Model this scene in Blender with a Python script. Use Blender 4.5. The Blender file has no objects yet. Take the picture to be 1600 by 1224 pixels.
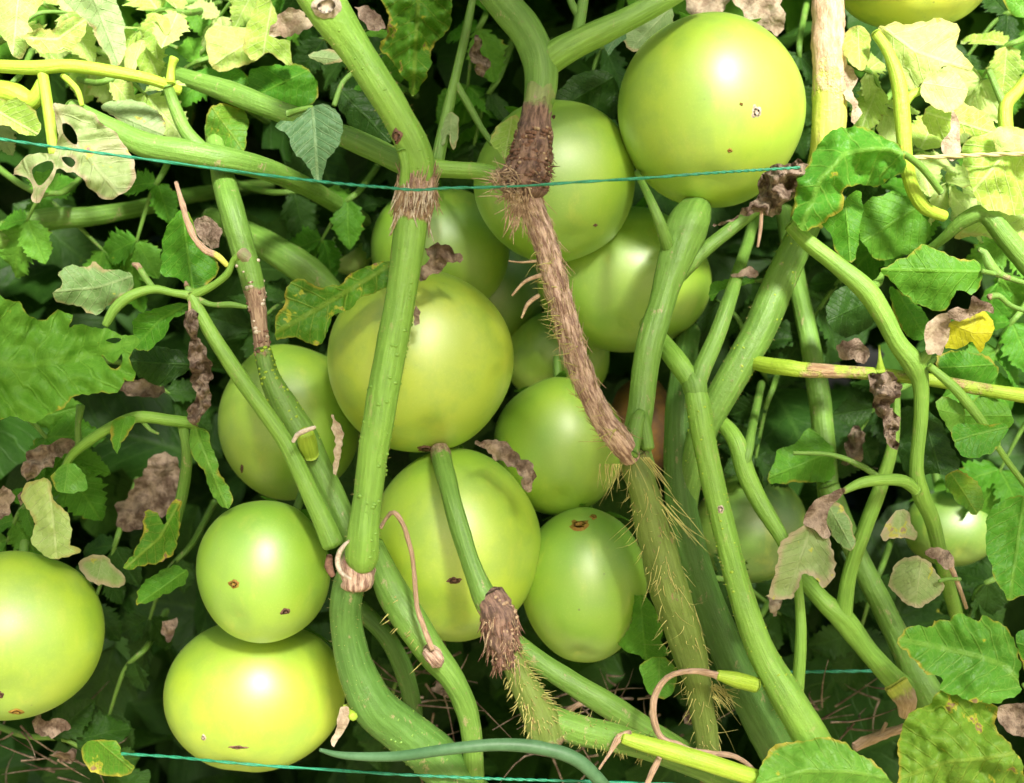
import bpy, bmesh, math, random
import numpy as np
from mathutils import Vector, Matrix, noise
from mathutils.bvhtree import BVHTree
from mathutils.geometry import delaunay_2d_cdt
R = math.radians
SC = bpy.context.scene
COL = SC.collection

# ------------------------------------------------------------------ camera
CAMY, W0, ZC = -0.55, 0.42, 0.45          # camera distance to the stem plane, frame width there, eye height
cam_d = bpy.data.cameras.new('camera'); cam = bpy.data.objects.new('camera', cam_d); COL.objects.link(cam)
cam.location = (0, CAMY, ZC); cam.rotation_euler = (R(90), 0, 0)
cam_d.sensor_width = 36; cam_d.lens = 36 * 0.55 / W0
cam_d.clip_start = 0.01; cam_d.clip_end = 400
cam_d.dof.use_dof = True; cam_d.dof.focus_distance = 0.56; cam_d.dof.aperture_fstop = 9
SC.camera = cam
# ------------------------------------------------------------------ sky, sun, exposure
SUN_AZ, SUN_EL = 166, 31                 # hazy sun over the photographer's shoulder
wd = bpy.data.worlds.new('World'); SC.world = wd; wd.use_nodes = True
nt = wd.node_tree; nt.nodes.clear()
sky = nt.nodes.new('ShaderNodeTexSky'); sky.sky_type = 'NISHITA'; sky.sun_disc = False
sky.sun_elevation = R(SUN_EL); sky.sun_rotation = R(SUN_AZ)
sky.air_density = 1.0; sky.dust_density = 6.0; sky.ozone_density = 0.6
bg = nt.nodes.new('ShaderNodeBackground'); bg.inputs[1].default_value = 0.06
wo = nt.nodes.new('ShaderNodeOutputWorld')
nt.links.new(sky.outputs[0], bg.inputs[0]); nt.links.new(bg.outputs[0], wo.inputs[0])
sd = bpy.data.lights.new('sun', 'SUN'); sd.energy = 5.0; sd.angle = R(10); sd.color = (1.0, 0.95, 0.86)
sun = bpy.data.objects.new('sun', sd); COL.objects.link(sun)
SDIR = Vector((math.sin(R(SUN_AZ)) * math.cos(R(SUN_EL)), math.cos(R(SUN_AZ)) * math.cos(R(SUN_EL)), math.sin(R(SUN_EL))))
sun.rotation_euler = SDIR.to_track_quat('Z', 'Y').to_euler(); sun.location = SDIR * 5
vs = SC.view_settings
vs.view_transform = 'Standard'; vs.look = 'None'; vs.gamma = 1; vs.use_curve_mapping = False
vs.exposure = 1.38

random.seed(7)
def k(d): return W0 / 1600 * (0.55 + d / 100) / 0.55           # metres per pixel at depth d (cm)
def P(px, py, d): return Vector(((px - 800) * k(d), d / 100, ZC - (py - 612) * k(d)))
def pix(v):
    s = 1600 / W0 * 0.55 / (0.55 + v[1]); return v[0] * s + 800, 612 - (v[2] - ZC) * s
def N3(v, s=1.0): return noise.noise(Vector(v) * s)

# ------------------------------------------------------------------ node materials
class M:
    def __init__(s, name):
        s.m = bpy.data.materials.new(name); s.m.use_nodes = True; s.t = s.m.node_tree; s.t.nodes.clear()
    def n(s, typ, **kw):
        nd = s.t.nodes.new('ShaderNode' + typ)
        for a, v in kw.items(): setattr(nd, a, v)
        return nd
    def put(s, sock, v):
        if v is None: return
        if hasattr(v, 'is_linked'): s.t.links.new(v, sock)
        elif isinstance(v, (tuple, list)) and len(v) == 3 and sock.type == 'RGBA': sock.default_value = (*v, 1)
        else: sock.default_value = v
    def math(s, op, a, b=None, c=None, clamp=False):
        nd = s.n('Math', operation=op); nd.use_clamp = clamp
        s.put(nd.inputs[0], a); s.put(nd.inputs[1], b); s.put(nd.inputs[2], c); return nd.outputs[0]
    def mix(s, f, a, b, bt='MIX'):
        nd = s.n('Mix', data_type='RGBA', blend_type=bt)
        s.put(nd.inputs[0], f); s.put(nd.inputs[6], a); s.put(nd.inputs[7], b); return nd.outputs[2]
    def noise(s, vec, scale, det=3, rough=.5):
        nd = s.n('TexNoise'); s.put(nd.inputs['Vector'], vec); nd.inputs['Scale'].default_value = scale
        nd.inputs['Detail'].default_value = det; nd.inputs['Roughness'].default_value = rough; return nd.outputs[0]
    def ramp(s, v, lo, hi, a=0., b=1.):
        nd = s.n('MapRange', interpolation_type='SMOOTHSTEP'); s.put(nd.inputs[0], v)
        for i, x in enumerate((lo, hi, a, b)): nd.inputs[i + 1].default_value = x
        return nd.outputs[0]
    def vec(s, v, scale=(1, 1, 1), off=None):
        nd = s.n('Mapping'); s.put(nd.inputs[0], v); nd.inputs['Scale'].default_value = scale
        if off is not None: s.put(nd.inputs['Location'], off)
        return nd.outputs[0]
    def attr(s, name='mask'):
        a = s.n('Attribute', attribute_name=name); sp = s.n('SeparateColor'); s.put(sp.inputs[0], a.outputs['Color']); return sp.outputs
    def bump(s, h, st, dist, prev=None):
        b = s.n('Bump'); b.inputs['Strength'].default_value = st; b.inputs['Distance'].default_value = dist
        s.put(b.inputs['Height'], h); s.put(b.inputs['Normal'], prev); return b.outputs[0]
    def out(s, sh): s.put(s.n('OutputMaterial').inputs[0], sh); return s.m
    def prin(s, col, rough=.5, nrm=None, spec=.5, sss=0, rad=None, coat=0):
        p = s.n('BsdfPrincipled'); s.put(p.inputs['Base Color'], col); s.put(p.inputs['Roughness'], rough); s.put(p.inputs['Normal'], nrm)
        s.put(p.inputs['Specular IOR Level'], spec)
        if sss:
            p.inputs['Subsurface Weight'].default_value = sss; p.inputs['Subsurface Radius'].default_value = rad; p.inputs['Subsurface Scale'].default_value = 0.006
        if coat: p.inputs['Coat Weight'].default_value = coat; p.inputs['Coat IOR'].default_value = 1.8; p.inputs['Coat Roughness'].default_value = .46
        return p.outputs[0]

def leaf_mat(name, base, dark, pale, spots=.0, edge=0., edgecol=(.45, .34, .05), blotch=(.30, .19, .10), trans=.42, tcol=None,
             patch=0., patchcol=(.5, .45, .03), rough=.5, wrinkle=.5, vcol=.45):
    m = M(name)
    tc = m.n('TexCoord'); oi = m.n('ObjectInfo')
    uv = m.n('SeparateXYZ'); m.put(uv.inputs[0], tc.outputs['UV'])
    t, sv = uv.outputs[0], uv.outputs[1]
    a = m.attr()
    off = m.n('CombineXYZ'); m.put(off.inputs[0], m.math('MULTIPLY', oi.outputs['Random'], 37.)); m.put(off.inputs[1], m.math('MULTIPLY', a[1], 53.))
    ob = m.vec(tc.outputs['Object'], (1, 1, 1), off.outputs[0])
    sab = m.math('ABSOLUTE', sv)
    wob = m.math('MULTIPLY', m.math('SUBTRACT', m.noise(ob, 60, 2), .5), .12)
    w = m.math('MULTIPLY', m.math('ADD', m.math('SUBTRACT', t, m.math('MULTIPLY', sab, .75)), wob), 7.5)
    f = m.math('ABSOLUTE', m.math('SUBTRACT', m.math('FRACT', w), .5))     # .5 on a vein, 0 between
    vein = m.ramp(f, .41, .49)
    rib = m.ramp(sab, .028, .008)
    vv = m.math('MAXIMUM', vein, rib)
    vor = m.n('TexVoronoi', feature='DISTANCE_TO_EDGE'); m.put(vor.inputs['Vector'], ob); vor.inputs['Scale'].default_value = 330
    ret = m.ramp(vor.outputs[0], 0., .12)
    n1 = m.noise(ob, 28, 4, .6); n2 = m.noise(ob, 260, 3, .6); n3 = m.noise(ob, 75, 3, .6)
    c = m.mix(m.ramp(n1, .35, .68), base, dark)
    c = m.mix(m.math('MULTIPLY', m.ramp(a[1], 0, 1), .55), c, pale)
    c = m.mix(m.math('MULTIPLY', vv, vcol), c, pale)
    c = m.mix(m.math('MULTIPLY', m.math('SUBTRACT', 1., ret), .22), c, pale)
    c = m.mix(m.math('MULTIPLY', m.ramp(n2, .4, .7), .3), c, dark)
    if patch: c = m.mix(m.ramp(m.noise(ob, 17, 3, .55), 1 - patch - .06, 1 - patch + .08), c, patchcol)
    if edge:
        e = m.ramp(m.math('ADD', a[0], m.math('MULTIPLY', m.math('SUBTRACT', m.noise(ob, 45, 3, .6), .5), 1.6)), 1. - edge, 1.25 - edge * .6)
        c = m.mix(m.math('MULTIPLY', e, .75), c, edgecol)
    if spots:
        sn = m.noise(ob, 90, 3, .65)
        c = m.mix(m.ramp(sn, .80 - spots, .84 - spots, 0, .75), c, (.5, .5, .05))
        c = m.mix(m.ramp(sn, .845 - spots, .875 - spots), c, blotch)
    nb = m.bump(m.math('SUBTRACT', m.math('MULTIPLY', ret, .25), vv), .55, .0007)
    nb = m.bump(n3, wrinkle, .0012, nb)
    p = m.prin(c, rough, nb, .25)
    tr = m.n('BsdfTranslucent'); m.put(tr.inputs[0], m.mix(.5, c, tcol or pale)); m.put(tr.inputs['Normal'], nb)
    mx = m.n('MixShader'); mx.inputs[0].default_value = trans; m.put(mx.inputs[1], p); m.put(mx.inputs[2], tr.outputs[0])
    return m.out(mx.outputs[0])

def stem_mat(name, g1, g2, brown, brown2, speck=.3, rough=.5, stripe=1.):
    m = M(name); tc = m.n('TexCoord'); ob = tc.outputs['Object']; uv = tc.outputs['UV']; a = m.attr()
    st = m.noise(m.vec(uv, (24, 3.5, 1)), 1, 4, .6)       # long streaks: uv = (around, metres*?)
    n1 = m.noise(ob, 45, 3, .6); n2 = m.noise(ob, 420, 3, .7); n3 = m.noise(ob, 130, 4, .65)
    c = m.mix(m.math('MULTIPLY', m.ramp(n1, .3, .7), .7), g1, g2)
    c = m.mix(m.math('MULTIPLY', m.ramp(st, .35, .7), .35 * stripe), c, tuple(min(1, x * 1.7 + .03) for x in g1))
    c = m.mix(m.math('MULTIPLY', m.ramp(n3, .58, .85), speck * .6), c, tuple(x * .5 for x in g2))
    c = m.mix(m.math('MULTIPLY', m.ramp(n2, .62, .74), speck * 1.3), c, brown2)
    c = m.mix(m.math('MULTIPLY', m.ramp(m.noise(m.vec(ob, (1, 1, .5)), 210, 4, .75), .60, .68), speck * 1.6, clamp=True), c, brown)
    bn = m.mix(m.ramp(m.noise(m.vec(uv, (18, 9, 1)), 1, 5, .7), .38, .62), brown, brown2)
    bf = m.ramp(m.math('ADD', a[0], m.math('MULTIPLY', m.math('SUBTRACT', n3, .5), 1.1)), .38, .62)
    c = m.mix(bf, c, bn)
    nb = m.bump(st, .6, .0008); nb = m.bump(n2, .6, .0006, nb)
    nb = m.bump(m.math('MULTIPLY', m.noise(m.vec(uv, (18, 9, 1)), 1, 5, .7), bf), .9, .0016, nb)
    return m.out(m.prin(c, m.ramp(bf, 0, 1, rough, .85), nb, .4, .12, (.4, .6, .1)))

def plain_mat(name, c1, c2, sc=150, rough=.7, bump=.4, spec=.3, stretch=(1, 1, 1), trans=0, dist=.001):
    m = M(name); tc = m.n('TexCoord'); oi = m.n('ObjectInfo')
    off = m.n('CombineXYZ'); m.put(off.inputs[0], m.math('MULTIPLY', oi.outputs['Random'], 31.))
    ob = m.vec(tc.outputs['Object'], stretch, off.outputs[0])
    n1 = m.noise(ob, sc, 5, .65); n2 = m.noise(ob, sc * 4, 3, .6)
    c = m.mix(m.ramp(n1, .35, .65), c1, c2); c = m.mix(m.math('MULTIPLY', n2, .3), c, tuple(x * .4 for x in c2))
    nb = m.bump(n1, bump, dist); p = m.prin(c, rough, nb, spec)
    if trans:
        tr = m.n('BsdfTranslucent'); m.put(tr.inputs[0], c); mx = m.n('MixShader'); mx.inputs[0].default_value = trans
        m.put(mx.inputs[1], p); m.put(mx.inputs[2], tr.outputs[0]); p = mx.outputs[0]
    return m.out(p)

def tomato_mat():
    m = M('green_tomato_skin'); tc = m.n('TexCoord'); ob = tc.outputs['Object']; oi = m.n('ObjectInfo'); a = m.attr()
    off = m.n('CombineXYZ'); m.put(off.inputs[0], m.math('MULTIPLY', oi.outputs['Random'], 23.))
    ob = m.vec(ob, (1, 1, 1), off.outputs[0])
    n1 = m.noise(ob, 18, 3, .5); n2 = m.noise(ob, 1500, 2, .5); n3 = m.noise(ob, 300, 3, .6)
    green, yel = (.15, .38, .018), (.50, .58, .018)
    c = m.mix(m.ramp(n1, .3, .72), yel, green)
    c = m.mix(.68, c, oi.outputs['Color'])
    c = m.mix(m.math('MULTIPLY', m.ramp(m.noise(ob, 48, 4, .65), .42, .66), .42), c, (.17, .36, .03))
    c = m.mix(m.math('MULTIPLY', m.ramp(m.noise(m.vec(ob, (1, 1, .35)), 95, 5, .7), .52, .74), .35), c, (.52, .58, .06))
    c = m.mix(m.math('MULTIPLY', m.ramp(m.noise(ob, 330, 5, .8), .60, .72), .30), c, (.20, .19, .06))
    c = m.mix(m.math('MULTIPLY', m.ramp(a[0], .45, 1.), .6), c, (.13, .33, .03))       # greener shoulders
    c = m.mix(m.math('MULTIPLY', m.ramp(n2, .5, .8), .12), c, (.7, .75, .3))           # pale lenticels
    v = m.n('TexVoronoi'); m.put(v.inputs['Vector'], ob); v.inputs['Scale'].default_value = 120
    sp = m.math('MULTIPLY', m.ramp(v.outputs[0], .085, .04), m.ramp(m.noise(ob, 40, 2), .58, .66))
    c = m.mix(m.math('MULTIPLY', sp, .8), c, (.08, .10, .02))                          # dark specks
    nb = m.bump(m.noise(ob, 55, 2), .12, .002); nb = m.bump(n3, .05, .0004, nb)
    return m.out(m.prin(c, .56, nb, 1., .25, (.5, .6, .1), 1.))

G = {}
G['leaf'] = leaf_mat('leaf_green', (.075, .27, .016), (.045, .18, .012), (.20, .44, .05), spots=.10, edge=.05)
G['leaf_fresh'] = leaf_mat('leaf_fresh_green', (.10, .34, .03), (.05, .22, .02), (.26, .48, .08), spots=.13, edge=.09, rough=.42, wrinkle=.8)
G['leaf_deep_shade'] = leaf_mat('leaf_green_shaded', (.026, .085, .009), (.014, .05, .007), (.06, .15, .022), spots=.06)  # darkened green that puts background shade into the leaf colour
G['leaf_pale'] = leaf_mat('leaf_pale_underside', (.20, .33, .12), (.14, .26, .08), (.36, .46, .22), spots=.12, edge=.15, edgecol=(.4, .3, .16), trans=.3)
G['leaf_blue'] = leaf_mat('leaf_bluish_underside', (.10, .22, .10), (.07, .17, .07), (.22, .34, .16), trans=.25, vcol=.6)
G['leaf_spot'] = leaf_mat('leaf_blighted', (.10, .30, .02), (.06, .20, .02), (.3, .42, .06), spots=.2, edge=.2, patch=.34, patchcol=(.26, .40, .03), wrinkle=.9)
G['leaf_lime_glare'] = leaf_mat('leaf_yellow_green_glare', (.40, .60, .09), (.26, .48, .06), (.74, .84, .44), spots=.12, edge=.25, trans=.45, edgecol=(.5, .42, .15))  # yellow green leaf, paled to put sun glare into its colour
G['leaf_yellow'] = leaf_mat('leaf_yellowed', (.62, .58, .02), (.5, .5, .02), (.65, .62, .08), spots=.17, edge=.12, edgecol=(.4, .3, .05))
G['leaf_half'] = leaf_mat('leaf_half_withered', (.26, .38, .12), (.17, .30, .07), (.42, .48, .25), spots=.17, edge=.5, edgecol=(.48, .36, .27), patch=.36, patchcol=(.46, .38, .28), blotch=(.33, .22, .17))
G['dry'] = plain_mat('leaf_dried', (.44, .34, .26), (.13, .085, .06), 110, .8, 1., .2, (1, 1, 1), .2, .006)
G['dry_pale'] = plain_mat('leaf_bleached', (.62, .52, .38), (.38, .28, .20), 200, .75, .8, .2, (1, 1, 1), .3, .003)
G['stem'] = stem_mat('stem_green', (.12, .24, .034), (.075, .17, .022), (.42, .30, .20), (.20, .12, .08))
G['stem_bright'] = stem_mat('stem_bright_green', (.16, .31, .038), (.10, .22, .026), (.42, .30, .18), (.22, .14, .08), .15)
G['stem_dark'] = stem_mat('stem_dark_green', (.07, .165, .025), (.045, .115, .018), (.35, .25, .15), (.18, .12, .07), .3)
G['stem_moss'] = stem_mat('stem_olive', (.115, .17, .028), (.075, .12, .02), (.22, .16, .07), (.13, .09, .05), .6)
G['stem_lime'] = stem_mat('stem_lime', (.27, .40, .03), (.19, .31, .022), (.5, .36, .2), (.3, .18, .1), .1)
G['bark'] = stem_mat('stem_bark', (.20, .26, .07), (.15, .18, .06), (.60, .44, .34), (.20, .115, .085), .6)
G['bark_dark'] = stem_mat('stem_bark_dark', (.18, .24, .06), (.13, .16, .05), (.27, .17, .125), (.075, .045, .035), .6)
G['tan_bark'] = stem_mat('stem_tan', (.50, .52, .10), (.4, .45, .06), (.60, .42, .30), (.4, .26, .16), .2)
G['tan'] = plain_mat('dry_tan_fibre', (.52, .40, .25), (.28, .18, .11), 300, .8, .5)
G['root'] = plain_mat('root_hair', (.50, .48, .16), (.33, .30, .09), 200, .7, .2)
G['brown'] = plain_mat('brown_scar', (.24, .13, .09), (.11, .06, .04), 500, .85, .6)
G['russet'] = plain_mat('russet_mark', (.34, .26, .04), (.30, .13, .03), 700, .7, .2)
G['scar'] = plain_mat('pale_scar', (.66, .58, .46), (.42, .34, .26), 500, .8, .5)
G['twine'] = plain_mat('green_twine', (.015, .28, .15), (.01, .17, .09), 500, .45, .3, .5)
G['twine_pale'] = plain_mat('straw_twine', (.5, .48, .2), (.35, .3, .14), 300, .7, .3)
G['grass'] = plain_mat('grass_blade', (.09, .20, .09), (.06, .15, .06), 80, .5, .2, .4, (1, 1, 1), .2)
G['rot'] = plain_mat('rotting_skin', (.26, .13, .02), (.10, .055, .03), 45, .5, .3, .5)
G['tomato'] = tomato_mat()

# ------------------------------------------------------------------ object helpers
def new_mesh(name, V, F, mat, parent=None, smooth=True, base=None, uv=None, mask=None):
    base = base if base is not None else (Vector((0, 0, 0)))
    A = np.array([tuple(v) for v in V], dtype=np.float64) - np.array(tuple(base))
    me = bpy.data.meshes.new(name); me.from_pydata(A.tolist(), [], F); me.update()
    if smooth: me.polygons.foreach_set('use_smooth', [True] * len(me.polygons))
    if mask is not None:
        ca = me.color_attributes.new('mask', 'FLOAT_COLOR', 'POINT')
        mk = np.ones((len(V), 4), dtype=np.float32); mk[:, :np.shape(mask)[1]] = mask
        ca.data.foreach_set('color', mk.ravel())
    if uv is not None:
        ul = me.uv_layers.new(name='UVMap'); li = np.zeros(len(me.loops), dtype=np.int32); me.loops.foreach_get('vertex_index', li)
        ul.data.foreach_set('uv', np.array(uv, dtype=np.float32)[li].ravel())
    me.materials.append(G[mat] if isinstance(mat, str) else mat)
    o = bpy.data.objects.new(name, me); COL.objects.link(o)
    if parent is not None: o.parent = parent
    else: o.location = base
    return o
def tag(o, label=None, cat=None, group=None, kind=None):
    for a, v in (('label', label), ('category', cat), ('group', group), ('kind', kind)):
        if v: o[a] = v
    return o
def thing(name, base, label, cat, group=None):
    e = bpy.data.objects.new(name, None); COL.objects.link(e); e.location = base; e.empty_display_size = .01
    return tag(e, label, cat, group)
def catmull(pts, step, closed=False):
    n = len(pts); out = []; dim = len(pts[0])
    for i in range(n if closed else n - 1):
        g = (lambda j: pts[j % n]) if closed else (lambda j: pts[max(0, min(n - 1, j))])
        p0, p1, p2, p3 = g(i - 1), g(i), g(i + 1), g(i + 2)
        L = math.hypot(p2[0] - p1[0], p2[1] - p1[1]); m = max(1, int(L / step))
        for j in range(m):
            t = j / m
            out.append(tuple(.5 * ((2 * p1[c]) + (-p0[c] + p2[c]) * t + (2 * p0[c] - 5 * p1[c] + 4 * p2[c] - p3[c]) * t * t + (-p0[c] + 3 * p1[c] - 3 * p2[c] + p3[c]) * t ** 3) for c in range(dim)))
    if not closed: out.append(tuple(pts[-1]))
    return out

def tube_rings(pts, step=6, n=16, rough=.05, seed=0):
    """pts (px, py, depth_cm, radius_px[, brown]) -> list of (centre, radius, u, v, brown)"""
    pts = [tuple(p) + (0,) * (5 - len(p)) for p in pts]
    q = catmull(pts, step); C = [P(p[0], p[1], p[2]) for p in q]; rings = []; u = None
    for i, p in enumerate(q):
        tan = (C[min(i + 1, len(C) - 1)] - C[max(i - 1, 0)]).normalized()
        if u is None: u = tan.cross(Vector((0, 1, 0))).normalized()
        u = (u - tan * u.dot(tan)).normalized(); v = tan.cross(u)
        rings.append((C[i], max(.2, p[3]) * k(p[2]), u, v, min(1, max(0, p[4])), tan))
    return rings
def tube_geo(rings, n=16, rough=.05, seed=0., taper=False, flat=1.):
    V, F, UV, MK = [], [], [], []; dist = 0
    for i, (c, r, u, v, b, tan) in enumerate(rings):
        if i: dist += (c - rings[i - 1][0]).length
        for j in range(n + 1):
            a = 2 * math.pi * (j % n) / n; d = u * math.cos(a) + v * math.sin(a)
            w = N3(c * 70 + d * .9 + Vector((seed, seed, 0))) * rough + N3(c * 260 + d * 2 + Vector((seed, 0, 3))) * rough * (.4 + 1.6 * b)
            w += .022 * math.cos(5 * a + seed + dist * 14) * (1 if r > .003 else 0) + rough * .8 * N3(c * 38 + Vector((0, seed, 0)))
            V.append(c + (u * math.cos(a) + v * math.sin(a) * flat) * r * (1 + w)); UV.append((j / n, dist * 12)); MK.append((b, 0.5))
    for i in range(len(rings) - 1):
        for j in range(n):
            a = i * (n + 1) + j; F.append((a, a + 1, a + n + 2, a + n + 1))
    for end, sgn in ((0, -1), (len(rings) - 1, 1)):                      # domed ends
        c, r, u, v, b, tan = rings[end]; prev = [end * (n + 1) + j for j in range(n)]
        for h in (.35, .7):
            ring = []
            for j in range(n):
                a = 2 * math.pi * j / n; V.append(c + (u * math.cos(a) + v * math.sin(a) * flat) * r * math.sqrt(1 - h * h) + tan * sgn * r * h * .5)
                UV.append((j / n, dist * 12)); MK.append((b, .5)); ring.append(len(V) - 1)
            for j in range(n): F.append((prev[j], prev[(j + 1) % n], ring[(j + 1) % n], ring[j]))
            prev = ring
        V.append(c + tan * sgn * r * .45); UV.append((0, 0)); MK.append((b, .5))
        for j in range(n): F.append((prev[j], prev[(j + 1) % n], len(V) - 1))
    return V, F, UV, MK
TUBES = []
def tube(name, pts, mat, parent=None, base=None, n=16, rough=.05, step=6, flat=1.):
    rg = tube_rings(pts, step); V, F, UV, MK = tube_geo(rg, n, rough, random.random() * 9, flat=flat)
    if base is None: base = Vector(parent.location) if parent is not None else rg[-1][0]
    o = new_mesh(name, V, F, mat, parent, True, base, UV, MK)
    return o, rg
def spikes(name, specs, mat, parent, r0=.0004):
    """specs: list of (root, direction, length, bend)"""
    V, F = [], []
    for root, d, L, bend in specs:
        d = d.normalized(); s = d.orthogonal().normalized(); t = d.cross(s)
        sd_ = Vector((random.gauss(0, 1), random.gauss(0, 1), random.gauss(0, 1))) * bend
        o = len(V); m = 4
        for i in range(m + 1):
            f = i / m; c = root + d * L * f + sd_ * L * f * f * .5; rr = r0 * (1 - f * .75)
            for j in range(3): V.append(c + (s * math.cos(j * 2.094) + t * math.sin(j * 2.094)) * rr)
        for i in range(m):
            for j in range(3): a = o + i * 3 + j; b = o + i * 3 + (j + 1) % 3; F.append((a, b, b + 3, a + 3))
        F.append((o + m * 3, o + m * 3 + 1, o + m * 3 + 2))
    o = new_mesh(name, V, F, mat, parent, True, Vector(parent.location)); o['kind'] = 'stuff'; return o
def surf(rg, f0, f1, front=True):
    i = int((f0 + random.random() * (f1 - f0)) * (len(rg) - 1)); c, r, u, v, b, tan = rg[i]
    while True:
        a = random.random() * 2 * math.pi; d = u * math.cos(a) + v * math.sin(a)
        if not front or d.y < .35: return c + d * r * .96, d, tan, r
def fuzz(rg, parent, num=170):
    spikes('fine_hairs', [(lambda q: (q[0], q[1] + Vector((random.gauss(0, .2), 0, random.gauss(0, .3))), random.uniform(.0006, .0016), .2))(surf(rg, 0, 1)) for _ in range(num)], 'root', parent, .00011)
def bumps(name, rg, f0, f1, num, size, mat, parent, side=None):
    V, F = [], []
    for _ in range(num):
        p, d, tan, r = surf(rg, f0, f1)
        if side is not None and random.random() < .75 and d.x * side < .1: continue
        s = size * random.uniform(.5, 1.2); w = tan.cross(d); o = len(V)
        for a, h in ((1, 0), (.75, .5), (.3, .85)):
            for j in range(6):
                an = j * math.pi / 3; V.append(p + (w * math.cos(an) * 1.1 + tan * math.sin(an) * .8) * s * a + d * s * h * .8)
        V.append(p + d * s * .75)
        for l in range(2):
            for j in range(6): a = o + l * 6 + j; b = o + l * 6 + (j + 1) % 6; F.append((a, b, b + 6, a + 6))
        for j in range(6): F.append((o + 12 + j, o + 12 + (j + 1) % 6, o + 18))
    q = new_mesh(name, V, F, mat, parent, True, Vector(parent.location), mask=[(0, .5)] * len(V)); q['kind'] = 'stuff'; return q

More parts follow.
